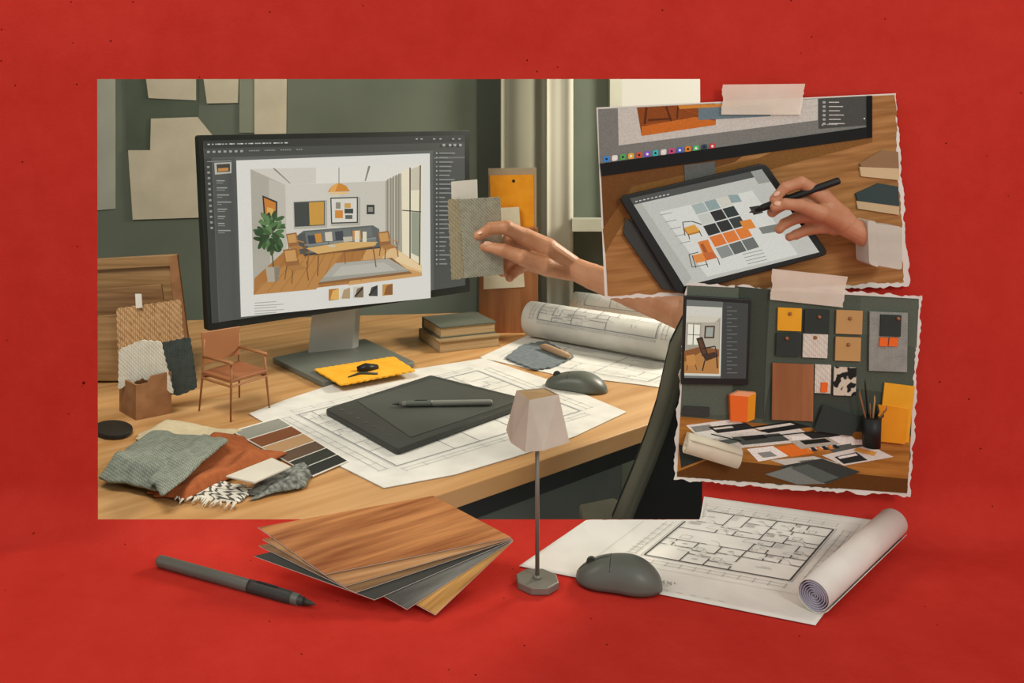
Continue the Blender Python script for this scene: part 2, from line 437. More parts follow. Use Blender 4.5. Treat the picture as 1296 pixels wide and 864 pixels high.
def wp(name,pts,mat,label,d=2.855):
    slab(name,P(hd(d),pts),(0,.002,0),mat,props=T(label,'paper','papers pinned to the wall'))
wp('pinned_paper',[(100,90),(146,90),(146,264),(100,268)],M('grey_paper','#a3a597','#aeb0a1'),'long pale grey sheet pinned on the green wall')
wp('pinned_board',[(158,90),(252,90),(250,196),(160,192)],M('board_green','#4d5648','#566051'),'dark green pinboard sheet behind cream papers',2.857)
wp('pinned_paper',[(162,190),(190,190),(191,150),(250,148),(292,200),(290,274),(168,278)],BEIGE,'large irregular cream paper pinned on the wall',2.853)
wp('pinned_paper',[(184,94),(248,94),(248,127),(188,124)],BEIGE,'small cream paper pinned on green board',2.852)
wp('pinned_paper',[(257,96),(302,94),(301,130),(262,131)],BEIGE,'small cream note pinned on the wall',2.851)
wp('pinned_paper',[(303,92),(323,92),(323,168),(303,168)],M('sage_paper','#7f8474','#888e7c'),'narrow sage green strip pinned on the wall',2.855)
wp('pinned_paper',[(322,92),(363,92),(362,190),(322,190)],BEIGE,'narrow vertical cream sheet behind the monitor',2.853)
# ---------------------------------------------------------------- desk
deskR=rt('desk',onz(600,520,0),T('light oak desk with a long straight front edge','desk'))
dp=[onz(60,661),onz(452,661),onz(820,537),onz(930,499.8),onz(930,386),onz(60,410)]
slab('desktop',dp,(0,0,-.028),[OAK],deskR,bev=.002)
fdir=(dp[3]-dp[1]).normalized(); back=Vector((-fdir.y,fdir.x,0))
a=dp[1]+fdir*.16+back*.05+Vector((0,0,-.03)); b_=dp[1]+fdir*.62+back*.05+Vector((0,0,-.03))
slab('drawer_cabinet',[a,b_,b_+back*.4,a+back*.4],(0,0,-.68),M('cabinet_dark','#4a5048','#555b52',rough=.7),deskR,bev=.003)
a=dp[1]+back*.03+fdir*-.1+Vector((0,0,-.03))
slab('apron',[a,a+fdir*1.1,a+fdir*1.1+back*.02,a+back*.02],(0,0,-.04),BLK,deskR)
# ---------------------------------------------------------------- chair
ch=rt('office_chair',W(830,760,1.36),T('dark olive office chair with curved shell back at the desk','chair'))
le=[(872,392),(862,412),(850,436),(842,470),(833,510),(820,550),(804,592),(788,630),(774,664)]
pts=[W(x+4,y,1.36) for x,y in le]+[W(960,664,1.36),W(960,380,1.36)]
slab('backrest',pts,(0,.03,0),CHRB,ch,bev=.004)
V=[];Fc=[]
for i,(x,y) in enumerate(le):
    w=22 if i>1 else 14
    V+= [W(x,y,1.39),W(x-1,y,1.35),W(x+w*.6,y,1.335),W(x+w,y+1,1.36)]
for i in range(len(le)-1):
    for k in range(3):
        a=i*4+k; Fc.append([a,a+1,a+5,a+4])
mk('backrest_shell',V,Fc,CHRF,ch,smooth=True,solid=.003)
sp=[W(732,636,1.42),W(776,628,1.46),W(800,640,1.44),W(800,680,1.36),W(742,668,1.36)]
slab('seat',sp,(0,0,-.03),CHRF,ch,bev=.006)
# ---------------------------------------------------------------- monitor
TLm=W(251,171,1.84);BLm=W(263,419,1.84);BRm=W(595,369,2.246)
mpl=plane3(TLm,BLm,BRm)
mon=rt('computer_monitor',onz(435,460),T('large flat monitor on metal stand showing an interior design rendering','monitor'))
slab('monitor_housing',rnd(P(mpl,[(251,171),(594,165),(595,369),(263,419)]),.006,3),-mpl.n*.018,BEZ,mon,bev=.001)
it=[('#5d5f5b',[(257,178),(588,171),(589,361),(268,409)]),
 ('#2f312e',[(257,178),(588,171),(588,180),(258,188)]),
 ('#454742',[(258,188),(588,180),(588,189),(258,200)]),
 ('#3b3d39',[(258,200),(268,200),(277,408),(268,409)]),
 ('#50524e',[(269,201),(298,200),(304,404),(278,407)]),
 ('#494b47',[(548,189),(588,187),(589,361),(549,367)]),
 ('#6e706b',[(549,199),(588,198),(588,200),(549,201)]),
 ('#b9b6a9',[(271,206),(293,205),(293,219),(272,221)]),('#3a3a34',[(274,208),(291,207),(291,217),(275,218)]),('#c98b45',[(276,213),(289,212),(289,216),(276,217)]),
 ('#8f918b',[(262,204),(293,203),(293,204),(262,205)]),
]
for i in range(22):
    x=262+i*4.6+random.random()*2
    it.append(('#a9aba5' if i%3 else '#d5d5cf',R(x,182-.02*(x-258),x+2.6+random.random()*2,183.4-.02*(x-258))))
for x in (526,532,548,556,572,580): it.append(('#a9aba5',R(x,175,x+3,176.5)))
for i in range(7):
    x=262+i*7; it.append(('#a5a7a1',R(x,191-.025*(x-258),x+3.6,193.6-.025*(x-258))))
for i in range(18):
    x=315+i*2.8+(i//5)*6; it.append(('#8f918b',R(x,191.5-.025*(x-258),x+2,192.8-.025*(x-258))))
for x in (560,568,574,581): it.append(('#a5a7a1',R(x,182,x+3.4,185)))
for i in range(12): it.append(('#9a9c96',R(262+i*.4,210+i*7,265.2+i*.4,212.6+i*7)))
for i in range(8):
    y=228+i*9; it.append(('#a2a49e',R(274+i*.3,y,274+i*.3+8+random.random()*10,y+1.3))); it.append(('#8b8d87',R(274+i*.3,y+3,274+i*.3+5+random.random()*6,y+4)))
for i in range(26):
    y=194+i*5.6; it.append(('#a5a7a1' if i%4 else '#cfcfc9',R(552,y-1,553.5,y+.6))); it.append(('#8d8f89',R(556,y-1,562+random.random()*16,y+.5)))
it+=[('#e3e1d8',[(299,203),(544,194),(545,377),(305,401)]),
 ('#cfcabb',[(317,214),(535,208),(534,349),(321,373)]),
 ('#d6d1c3',[(361,234),(430,231),(430,312),(363,318)]),
 ('#b3ae9e',[(317,214),(361,234),(363,318),(321,373)]),
 ('#c4bfaf',[(340,226),(361,234),(363,318),(342,346)]),
 ('#e6e2d6',[(317,214),(535,208),(507,222),(488,229),(361,234)]),
 ('#d6d1c3',[(317,214),(400,212),(400,232),(361,234)]),
 ('#8b8779',[(345,213),(348,213),(368,232),(366.5,232)]),('#8b8779',[(466,210),(469,210),(463,229),(461.5,229)]),
 ('#b0763a',[(321,373),(322,352),(363,315),(488,303),(534,334),(534,349)]),
 ('#d3a062',[(440,361),(470,305),(488,303),(534,334),(534,349)]),
 ('#e6c08a',[(480,330),(496,312),(534,336),(534,345)]),('#efd3a2',[(500,330),(506,318),(534,338),(534,343)]),
 ('#be8646',[(321,373),(330,360),(380,320),(440,310),(400,366)])]
for i in range(9): it.append(('#99652f',L((321+i*17,372-i*2),(372+i*11,318-i*1.3),.6)))
it+=[('#aaa493',[(488,229),(508,219),(509,320),(488,304)]),
 ('#efe4c6',[(508,216),(535,208),(534,336),(509,320)])]
for x in (490,493.5,497,500.5,504): it.append(('#8f8978',[(x,228-(x-488)*.5),(x+1.4,227-(x-488)*.5),(x+1.4,311),(x,308)]))
for x in (491.8,498.8): it.append(('#cbc4b0',[(x,228-(x-488)*.5),(x+1.2,227-(x-488)*.5),(x+1.2,310),(x,308)]))
it+=[('#2b2d2a',L((519,212),(519,327),1.6)),('#2b2d2a',L((532,209),(531,335),1.6)),('#2b2d2a',L((509,266),(533,268),1.2)),('#cfc6ae',[(520,214),(531,210),(531,240),(520,241)]),('#9aa08c',[(520.5,268),(530.5,268.5),(530.5,325),(520.5,320)]),
 ('#8d6136',[(402,360),(424,333),(496,326),(522,346)]),('#b1ada0',[(404,357),(424,333),(492,327),(519,343)]),('#a3a092',[(404,357),(409,351),(516,341),(519,343)]),('#c0bcae',[(420,350),(432,337),(486,332),(502,342)]),
 ('#b5b1a3',[(371,255),(414,253),(414,288),(372,290)]),('#3d4340',[(372,256),(411,254),(411,285),(373,287)]),('#cf9a3f',[(391,256),(410,255),(410,284),(392,285)]),
 ('#b5b1a3',[(418,250),(456,249),(456,285),(419,286)]),('#2f322f',[(418,250),(453,249),(453,282),(419,283)]),('#dedacd',[(419.5,251.5),(451.5,250.5),(451.5,280.5),(420.5,281.5)]),
 ('#d58a33',R(424,266,434,276)),('#3a3f3c',R(436,264,447,270)),('#cfa253',R(436,257,444,263)),('#8f8a78',R(425,256,431,264)),('#59605a',R(437,272,446,277)),
 ('#2f332f',R(464,259,474,271)),('#8b8c83',R(466,262,472,268)),
 ('#26282a',[(332,247),(351,255),(351,279),(334,275)]),('#cf7f2c',[(334,250),(349,256.5),(349,276.5),(336,273)]),('#e0b05e',[(338,262),(346,264),(346,275),(338,273)]),
 ('#3b3d3a',L((429,212),(429,233),.8)),('#d4892b',[(415,243),(443,242),(438,235),(431,232),(426,232),(420,235)]),('#e7ab55',[(417,243),(424,242.6),(428,232.5),(426,232),(420,235)]),('#f0c271',[(417,244),(441,243),(440,245),(418,246)]),
 ('#5f6461',[(376,298),(384,292),(472,285),(480,290),(481,313),(384,323)]),('#767b76',[(386,309),(476,300),(476,311),(388,320)]),('#4d524f',[(376,298),(386,294),(391,318),(380,322)]),('#6d726d',[(386,294),(470,287),(472,299),(388,308)]),('#8b8f88',[(386,309),(476,300),(476,302),(386,311)]),('#4d524f',L((415,292),(416,317),.8)),('#4d524f',L((445,289),(446,314),.8)),('#3c403d',[(384,321),(481,312),(481,314),(385,324)]),
 ('#39424a',[(389,298),(399,297),(401,308),(391,309)]),('#cf8b35',[(398,296),(406,295),(408,306),(400,307)]),('#d6cdb8',[(411,294),(420,293),(421,305),(412,305)]),('#394146',[(424,293),(434,292),(435,304),(425,304)]),('#d58f3a',[(446,292),(456,291),(457,302),(447,303)]),('#c9bfa8',[(434,300),(446,299),(446,305),(435,306)])]
for (x,y,s) in [(362,296,.95),(358,316,1.25),(478,294,1)]:
    it+=[('#9a6635',[(x,y),(x+14*s,y-2),(x+17*s,y+16*s),(x+3*s,y+17*s)]),('#cf9a58',[(x+1.5*s,y+1.5),(x+12.5*s,y),(x+14.5*s,y+11*s),(x+3.5*s,y+12*s)]),
     ('#b07a40',[(x+3*s,y+17*s),(x+17*s,y+15*s),(x+25*s,y+19*s),(x+9*s,y+22*s)]),('#c08a4a',L((x+12*s,y+8*s),(x+24*s,y+11*s),1.2)),('#85572c',L((x+24*s,y+11*s),(x+25*s,y+19*s),1)),
     ('#704a24',L((x+4*s,y+17*s),(x+2*s,y+30*s),1.1)),('#704a24',L((x+10*s,y+21*s),(x+9*s,y+34*s),1.2)),('#704a24',L((x+24*s,y+18*s),(x+26*s,y+31*s),1.2))]
it+=[('#dcb06c',[(387,314),(438,306),(478,306),(474,311),(402,321)]),('#85572c',[(402,321),(474,311),(474,312.5),(402,323)]),
 ('#85572c',L((391,316),(389,338),1.4)),('#85572c',L((403,323),(402,349),1.7)),('#85572c',L((472,312),(476,338),1.5)),('#85572c',L((436,319),(437,334),1.1)),
 ('#e7dcc0',R(449,292,455,306)),('#e7dcc0',R(459,293,464,306)),('#cfc8b4',E(420,311,5,1.5)),
 ('#b3a894',[(336,338),(355,337),(352,356),(339,357)]),('#8a806d',[(347,338),(355,337),(352,356),(348,357)])]
for i in range(64):
    a=random.uniform(0,6.28); rr_=21*math.sqrt(random.random()); x=342+rr_*.8*math.cos(a); y=294+rr_*1.25*math.sin(a)
    it.append((random.choice(['#2c4a28','#3c5d33','#24401f','#4d7240','#5d824e']),E(x,y,6.5,2.7,10,a+random.uniform(-.6,.6))))
it+=[('#3b4a28',L((344,315),(346,338),1.5))]
for i,(x,c1,c2) in enumerate([(416,'#b5762f','#e3b15e'),(430,'#dedacd','#b59a70'),(447,'#cfc8b8','#7d6a50'),(465,'#e2ded2','#3a3d3a'),(484,'#c98f48','#8e5a2a')]):
    y=366-(x-416)*.09
    it+=[(c1,[(x,y),(x+13,y-1.2),(x+13,y+13),(x,y+14.5)]),(c2,[(x+5,y+2),(x+13,y-1),(x+13,y+13),(x+2,y+13)])]
    if i in(2,3): it.append(('#1f211f',L((x+2,y+12),(x+12,y+1),2.2)))
for i in range(5): it.append(('#a3a198',[(322,383+i*3.4),(350+(i%2)*9,381+i*3.4),(350+(i%2)*9,381.8+i*3.4),(322,383.9+i*3.4)]))
picture('screen',mpl,it,SCR,mon)
neck=[W(395,388,2.10),W(450,385,2.14),W(446,452,2.14),W(389,452,2.10)]
slab('stand_neck',neck,(.012,.02,0),SILV,mon,bev=.002)
slab('stand_base',rnd(P(hz(DZ+.0115),[(344,452),(408,483),(526,458),(462,428)]),.008,3),(0,0,-.011),STNB,mon,bev=.002)
sw=rt('orange_swatch',onz(460,470),T('mustard orange pinked fabric swatch lying on monitor foot','fabric swatch'))
slab('swatch_cloth',P(hz(DZ+.0175),zig([(398,467),(498,451),(525,468),(432,486)],4,.7)),(0,0,-.003),YELL,sw)
tube('black_clip',[onz(452,467,DZ+.021),onz(463,465,DZ+.024),onz(477,464,DZ+.021)],[.005,.009,.005],BLK,sw,flat=1.3)
tube('clip_tail',[onz(441,477,DZ+.0185),onz(456,472,DZ+.0195),onz(478,473,DZ+.0185)],[.0015,.003,.003],CHAR,sw)
# ---------------------------------------------------------------- floor plans
def plan(seed,x0,y0,x1,y1,thick,thin,cw,cl,depth=4,stop=.0,minr=.13):
    rr=random.Random(seed); s=[]
    def l(a,b,w=thin,c=cl): s.append((c,a,b,w))
    for a,b in (((x0,y0),(x1,y0)),((x1,y0),(x1,y1)),((x1,y1),(x0,y1)),((x0,y1),(x0,y0))):
        l(a,b,thick*1.4,cw)
    g=thick*2.2
    l((x0-g,y0-g),(x1+g,y0-g));l((x1+g,y0-g),(x1+g,y1+g));l((x1+g,y1+g),(x0-g,y1+g));l((x0-g,y1+g),(x0-g,y0-g))
    def door(x,y,r,sx,sy):
        pts=[(x+sx*r*math.cos(t*math.pi/8),y+sy*r*math.sin(t*math.pi/8)) for t in range(5)]
        for a,b in zip(pts,pts[1:]): l(a,b,thin*.8)
        l((x,y),(x,y+sy*r),thin)
    def sub(a0,b0,a1,b1,d):
        w,h=a1-a0,b1-b0
        if d==0 or (w<minr and h<minr) or (d<depth-2 and rr.random()<stop):
            k=rr.random()
            if k<.3:
                q=.3*min(w,h); cx_,cy_=a0+w*.15,b0+h*.15
                l((cx_,cy_),(cx_+q,cy_));l((cx_+q,cy_),(cx_+q,cy_+q));l((cx_+q,cy_+q),(cx_,cy_+q));l((cx_,cy_+q),(cx_,cy_))
            elif k<.42:
                n=6
                for i in range(n): l((a0+w*.6+i*w*.06,b0+h*.1),(a0+w*.6+i*w*.06,b0+h*.45))
            elif k<.8:
                l((a0+w*.5,b0+h*.35),(a0+w*.5,b0+h*.62),thin*1.5)
                l((a0+w*.58,b0+h*.42),(a0+w*.58,b0+h*.58),thin*1.2)
            return
        t=rr.choice((.3,.36,.42,.6,.68)); gap=rr.uniform(.1,.6)
        if w>h*rr.choice((.8,1,1.3)):
            x=a0+w*t; r=min(.045,h*.25); y_=b0+h*gap
            l((x,b0),(x,y_),thick,cw); l((x,y_+r),(x,b1),thick,cw); door(x,y_,r,1,1)
            sub(a0,b0,x,b1,d-1); sub(x,b0,a1,b1,d-1)
        else:
            y=b0+h*t; r=min(.045,w*.25); x_=a0+w*gap
            l((a0,y),(x_,y),thick,cw); l((x_+r,y),(a1,y),thick,cw); door(x_,y,r,1,-1)
            sub(a0,b0,a1,y,d-1); sub(a0,y,a1,b1,d-1)
    sub(x0,y0,x1,y1,depth)
    for o_ in (.035,.06):
        l((x0,y0-o_),(x1,y0-o_));l((x0,y1+o_),(x1,y1+o_));l((x0-o_,y0),(x0-o_,y1));l((x1+o_,y0),(x1+o_,y1))
    for k in range(11):
        t=k/10; x=x0+(x1-x0)*t; y=y0+(y1-y0)*t
        l((x,y0-.07),(x,y0-.028));l((x,y1+.028),(x,y1+.07)); l((x0-.07,y),(x0-.028,y)); l((x1+.028,y),(x1+.07,y))
    return s
def seg(h,a,b,w,n=1):
    dx,dy=b[0]-a[0],b[1]-a[1]; l=math.hypot(dx,dy) or 1e-6; nx,ny=-dy/l*w/2,dx/l*w/2; out=[]
    for k in range(n):
        p=(a[0]+dx*k/n,a[1]+dy*k/n);q=(a[0]+dx*(k+1)/n,a[1]+dy*(k+1)/n)
        out.append([h(p[0]+nx,p[1]+ny),h(q[0]+nx,q[1]+ny),h(q[0]-nx,q[1]-ny),h(p[0]-nx,p[1]-ny)])
    return out
bp=rt('blueprint_sheet',onz(550,540),T('large white architectural floor plan spread over the desk','blueprint'))
slab('paper_sheet',P(hz(DZ+.0018),[(315,523),(360,506),(418,487),(505,470),(612,453),(700,482),(793,521),(727,552),(660,575),(576,600),(486,617),(432,590),(372,557)]),(0,0,-.0012),PAPER2,bp)
hq=homog([(315,523),(612,453),(793,521),(486,617)])
it=[]
for c,a,b,w in plan(4,.12,.14,.88,.86,.0030,.0018,'#83878a','#a6a9ab',5,.15): it+=[(c,q) for q in seg(hq,a,b,w)]
picture('floor_plan_drawing',hz(DZ+.0018),it,DRAW,bp,base=.0003,step=.0000003)
gt=rt('graphics_tablet',onz(530,540),T('flat charcoal pen tablet lying on the floor plan','graphics tablet'))
slab('tablet_body',rnd(P(hz(DZ+.013),[(411,517),(545,474),(674,506),(503,568)]),.01,4),(0,0,-.010),CHAR,gt,bev=.002)
slab('drawing_surface',rnd(P(hz(DZ+.0138),[(452,507),(549,479),(660,506),(520,553)]),.004,2),(0,0,-.0007),CHAR2,gt)
BTN=M('button_grey','#4b4e49')
for i in range(7):
    x=430+i*10;y=518+i*5.4
    slab('button',P(hz(DZ+.0136),E(x+3,y,2.4,1.1,10)),(0,0,-.001),BTN,gt)
def pen(name,A,B,r,props,tipm=GREYD,body=MGREY,dark=CHAR):
    g=rt(name,(A+B)/2-Vector((0,0,r)),props); d=B-A
    q=lambda t:A+d*t
    tube('barrel',[q(0),q(.01),q(.02),q(.6),q(.8),q(.9)],[r*.7,r*.9,r,r,r*.98,r*.85],body,g,n=20)
    tube('grip',[q(.6),q(.62),q(.84),q(.93)],[r*1.02,r*1.04,r*1.0,r*.6],dark,g,n=20)
    tube('pen_tip',[q(.93),q(.965),q(.985),q(1)],[r*.55,r*.36,r*.2,r*.06],tipm,g,n=16)
    s=Vector((0,0,r*.95))
    tube('side_button',[q(.64)+s,q(.66)+s*1.08,q(.76)+s*1.08,q(.78)+s],[r*.12,r*.22,r*.22,r*.12],BLK,g,n=10)
    return g
pen('stylus_pen',onz(623,509,DZ+.0195),onz(496,511,DZ+.0195),.0054,T('grey stylus resting on the pen tablet','stylus'),dark=GREY)
# ---------------------------------------------------------------- mouse
def mouse(name,c,Lh,Wh,H,yaw,props,mat=GREY):
    g=rt(name,c,props)
    n=36;m=14;V=[];Fc=[]
    Rz=Matrix.Rotation(yaw,3,'Z')
    def pt(a,t,sc=1):
        ca,sa=math.cos(a),math.sin(a)
        k=math.cos(t*math.pi/2)**.75
        sx=math.copysign(abs(ca)**.85,ca)*k; sy=math.copysign(abs(sa)**.85,sa)*k
        wfac=1-.13*math.exp(-((sx+.1)/.35)**2)
        z=(math.sin(t*math.pi/2))**.85*H*(.74+.26*math.cos((sx-.3)*1.6))
        return Vector(c)+Rz@Vector((sx*Lh*sc,sy*Wh*wfac*sc,z*sc+.001))
    for j in range(m+1):
        for i in range(n): V.append(pt(2*math.pi*i/n,j/m*.995))
    for j in range(m):
        for i in range(n): Fc.append([j*n+i,j*n+(i+1)%n,(j+1)*n+(i+1)%n,(j+1)*n+i])
    Fc.append([m*n+i for i in range(n)]); Fc.append(list(range(n-1,-1,-1)))
    mk('mouse_body',V,Fc,mat,g,smooth=True)
    def top(u,v,lift=0.0003):
        k=min(.999,math.hypot(u,v))
        t=math.acos(min(1,k**(1/.75)))/(math.pi/2)
        z=(math.sin(t*math.pi/2))**.85*H*(.74+.26*math.cos((u-.3)*1.6))
        wfac=1-.13*math.exp(-((u+.1)/.35)**2)
        return Vector(c)+Rz@Vector((u*Lh,v*Wh*wfac,z+.001+lift))
    tube('button_seam',[top(-.97+k*.07,0,-.0001) for k in range(12)],.0006*Lh/.045,BLK,g,n=8)
    tube('button_seam',[top(-.18,-.8+k*.16,-.0001) for k in range(11)],.0005*Lh/.045,BLK,g,n=8)
    w=top(-.62,0,-.001)
    y=Rz@Vector((0,1,0)); rr_=Lh*.13
    tube('scroll_wheel',[w-y*Lh*.04,w-y*Lh*.03,w+y*Lh*.03,w+y*Lh*.04],[rr_*.8,rr_,rr_,rr_*.8],GREYD,g,n=18)
    return g
mouse('computer_mouse',onz(729,492),.062,.034,.034,math.radians(-28),T('dark grey wireless mouse on papers beside the plan','computer mouse'))
# ---------------------------------------------------------------- books
PGE=M('page_edges','#a58a62','#bda27a',rough=.9,scale=(3,3,900))
def book(P0,P1,P3,z,h,mc,label):
    P0=Vector((P0.x,P0.y,z));P1=Vector((P1.x,P1.y,z));P3=Vector((P3.x,P3.y,z)); u=(P1-P0);v=(P3-P0)
    g=rt('book',P0+(u+v)/2,T(label,'book','books stacked on the desk'))
    t=.0028; q=lambda a,b,zz:P0+u*a+v*b+Vector((0,0,zz))
    parts=[prismg([q(0,0,0),q(1,0,0),q(1,1,0),q(0,1,0)],(0,0,t)),prismg([q(0,0,h-t),q(1,0,h-t),q(1,1,h-t),q(0,1,h-t)],(0,0,t)),
           prismg([q(0,.97,0),q(1,.97,0),q(1,1,0),q(0,1,0)],(0,0,h))]
    multi('book_cover',parts,mc,g)
    slab('page_block',[q(.02,.02,t),q(.98,.02,t),q(.98,.97,t),q(.02,.97,t)],(0,0,h-2*t),PGE,g)
COV=M('grey_green_cover','#55594f','#5f6358',rough=.7)
book(onz(556,447),onz(633,438),onz(530,429),DZ,.026,M('tan_cover','#8a7250','#97805c',rough=.7),'closed tan book lying under another book')
book(onz(557,443),onz(628,435),onz(534,428),DZ+.0265,.026,COV,'grey-green hardcover book on top of another book')
# ---------------------------------------------------------------- standing samples
GS='sample boards propped up behind the desk'
slab('wood_sample',P(hd(2.345),[(606,288),(681,288),(681,421.5),(606,421.5)]),(0,.010,0),BRWN,props=T('reddish brown wood panel standing on the desk','wood sample',GS),bev=.001)
oc=rt('orange_sample_card',W(648,419,2.36),T('orange colour card mounted on a taupe backing board','sample card',GS))
slab('backing_board',P(hd(2.36),[(618,213),(679,212),(679,419.4),(620,419.4)]),(0,.003,0),TAUPE,oc)
slab('colour_card',P(hd(2.357),[(620,222),(675,221),(676,287),(622,288)]),(0,.003,0),ORNG,oc)
slab('peg_hole',P(hd(2.356),E(650,229,2,2)),(0,.0015,0),BLK,oc)
slab('cream_sample_card',P(hd(2.342),[(611,264),(657,262),(664,363),(612,366)]),(0,.003,0),CREAM,props=T('cream sample card in front of wood panel','sample card',GS))
SWD=1.765
hs=rt('fabric_swatch',W(605,352,SWD),T('beige-grey wool swatches with pinked edge held between fingers','fabric swatch'))
slab('back_swatch',P(hd(SWD+.006),zig([(567,253),(590,252),(594,350),(572,354)],4,1.2)),(0,.002,0),FKHAK,hs)
slab('front_swatch',P(hd(SWD),[(582,252),(633,249),(638,347),(588,352)]),(0,.0025,0),FGREY,hs,bev=.0006)
slab('white_sample_card',P(hd(SWD+.012),[(571,230),(604,227),(606,300),(573,300)]),(0,.002,0),PAPER,props=T('small white card held behind fabric swatches','sample card'))
# ---------------------------------------------------------------- hand
def C(lst): return [(W(x,y,d),r*d/F) for x,y,d,r in lst]
pr=rt('person',W(720,350,1.75),T('person reaching in with bare arm to pinch a fabric swatch','person'))
ch_=[C([(990,440,1.56,30),(930,418,1.6,29),(862,392,1.65,25),(800,369,1.70,20.5),(750,350,1.735,16.5),(722,338,1.75,14.5)]),
 C([(722,335,1.75,13.5),(692,316,1.745,15.5),(664,300,1.745,12)]),
 C([(722,338,1.755,13),(690,322,1.760,15.5),(660,309,1.762,12)]),
 C([(722,341,1.76,13),(690,330,1.772,14),(660,320,1.778,11.4)]),
 C([(722,343,1.765,12),(694,339,1.78,11.5),(668,332,1.790,10)]),
 C([(716,342,1.745,12),(690,336,1.727,12.5),(662,326,1.724,10.4),(638,317,1.736,9),(614,312,1.752,6.9)]),
 C([(664,300,1.745,12),(641,288,1.735,9.6),(622,289,1.742,8.4),(606,298,1.750,6.6)]),
 C([(660,309,1.762,12),(645,303,1.781,9.2),(633,311,1.792,8),(626,322,1.789,6.6)]),
 C([(660,320,1.778,11.4),(648,326,1.80,8.8),(639,335,1.80,7.6),(636,344,1.791,6.4)]),
 C([(668,332,1.790,10),(657,339,1.805,8.2),(649,346,1.800,7),(645,351,1.793,5.8)])]
blob('body',ch_,SKIN,.0015,pr,knuckle=(5,6,7,8,9))
def nail(hitp,n,r,par,rot=0):
    V,Fc=sphg((0,0,0),1,12,8)
    q=n.to_track_quat('Z','Y')
    V=[hitp+q@(Matrix.Rotation(rot,3,'Z')@Vector((v.x*r*1.25,v.y*r*.8,v.z*r*.25))) for v in V]
    mk('fingernail',V,Fc,NAIL,par,smooth=True)
nail(W(608,294,1.7400),Vector((-.4,-.7,.6)),.0050,pr,.5)
nail(W(617,308,1.7425),Vector((0,-1,.45)),.0056,pr,0)
# ---------------------------------------------------------------- paper rolls
LAV=M('printed_lavender_paper','#a9a8b8','#bdbcc9',rough=.9)
def roll(name,A,B,r,mat,props,turns=2.6,lines=True,parent=None,open_=.0009,inner=None,seed=2):
    g=parent or rt(name,(A+B)/2-Vector((0,0,r)),props)
    ax=(B-A).normalized(); s=ax.cross(Z).normalized(); u=s.cross(ax)
    n=int(turns*36); V=[];Fc=[]
    for i in range(n+1):
        a=2*math.pi*i/36-.6; rr_=max(.001,r-open_*(turns-i/36)*1.2)
        for k in (0,1): V.append((A if k==0 else B)+s*math.cos(a)*rr_+u*math.sin(a)*rr_)
    for i in range(n): Fc.append([2*i,2*i+1,2*i+3,2*i+2])
    mk('rolled_paper',V,Fc,[mat,inner or mat],g,midx=[1 if i<n-38 else 0 for i in range(n)],smooth=True,solid=.0006)
    if lines:
        V=[];Fc=[];Cc=[]; rr2=r+.0012
        for c,a,b,w in plan(seed,.12,.12,.9,.88,.0042,.0026,'#868a8e','#a8abad',5,.2):
            dx,dy=b[0]-a[0],b[1]-a[1]; l=math.hypot(dx,dy) or 1e-6; nn=max(1,int(abs(dy)/.05)); nx,ny=-dy/l*w/2,dx/l*w/2
            for k in range(nn):
                p=(a[0]+dx*k/nn,a[1]+dy*k/nn);q=(a[0]+dx*(k+1)/nn,a[1]+dy*(k+1)/nn); k0=len(V)
                for (t,v) in ((p[0]+nx,p[1]+ny*2),(q[0]+nx,q[1]+ny*2),(q[0]-nx,q[1]-ny*2),(p[0]-nx,p[1]-ny*2)):
                    an=-.1+v*3.1
                    V.append(A.lerp(B,t)+s*math.cos(an)*rr2+u*math.sin(an)*rr2)
                Fc.append([k0,k0+1,k0+2,k0+3]); Cc.append(lin(c))
        mk('plan_lines',V,Fc,DRAW,g,cols=Cc)
    return g
def rp(px,d,z): return Vector(((px-CX)*d/F,d,z))
bs=rt('blueprint_sheet',onz(720,460),T('white blueprint sheet lying flat under paper rolls','blueprint'))
slab('paper_sheet',P(hz(DZ+.0015),[(607,452),(668,424),(760,430),(900,462),(900,500),(815,487),(700,473)]),(0,0,-.001),PAPER2,bs)
hq2=homog([(612,452),(668,426),(900,465),(840,490)]); it=[]
for c,a,b,w in plan(9,.12,.12,.88,.88,.0045,.003,'#83878a','#a6a9ab',4): it+=[(c,q) for q in seg(hq2,a,b,w)]
picture('floor_plan_drawing',hz(DZ+.0015),it,DRAW,bs,base=.0003,step=.0000003)
roll('blueprint_roll',rp(672,2.30,DZ+.045),rp(862,2.04,DZ+.047),.042,PAPER2,T('thick rolled blueprint lying across the desk','paper roll','paper rolls'),turns=3.4,open_=.0022)
roll('blueprint_roll',rp(728,2.52,DZ+.036),rp(900,2.30,DZ+.036),.034,PAPER2,T('slimmer rolled plan lying behind the thick roll','paper roll','paper rolls'),seed=5)
slab('fabric_swatch',P(hz(DZ+.006),zig([(640,452),(660,437),(690,431),(726,450),(700,463),(676,466)],4,1)),(0,0,-.003),FBLUE,props=T('blue-grey pinked fabric swatch lying on blueprint','fabric swatch'))
tube('wooden_stick',[onz(684,438,DZ+.013),onz(690,439,DZ+.013),onz(715,449,DZ+.013),onz(722,451,DZ+.013)],[.004,.008,.008,.004],M('brown_stick','#a5876a','#b59878'),props=T('tan wooden stick resting on blue-grey swatch','stick'))
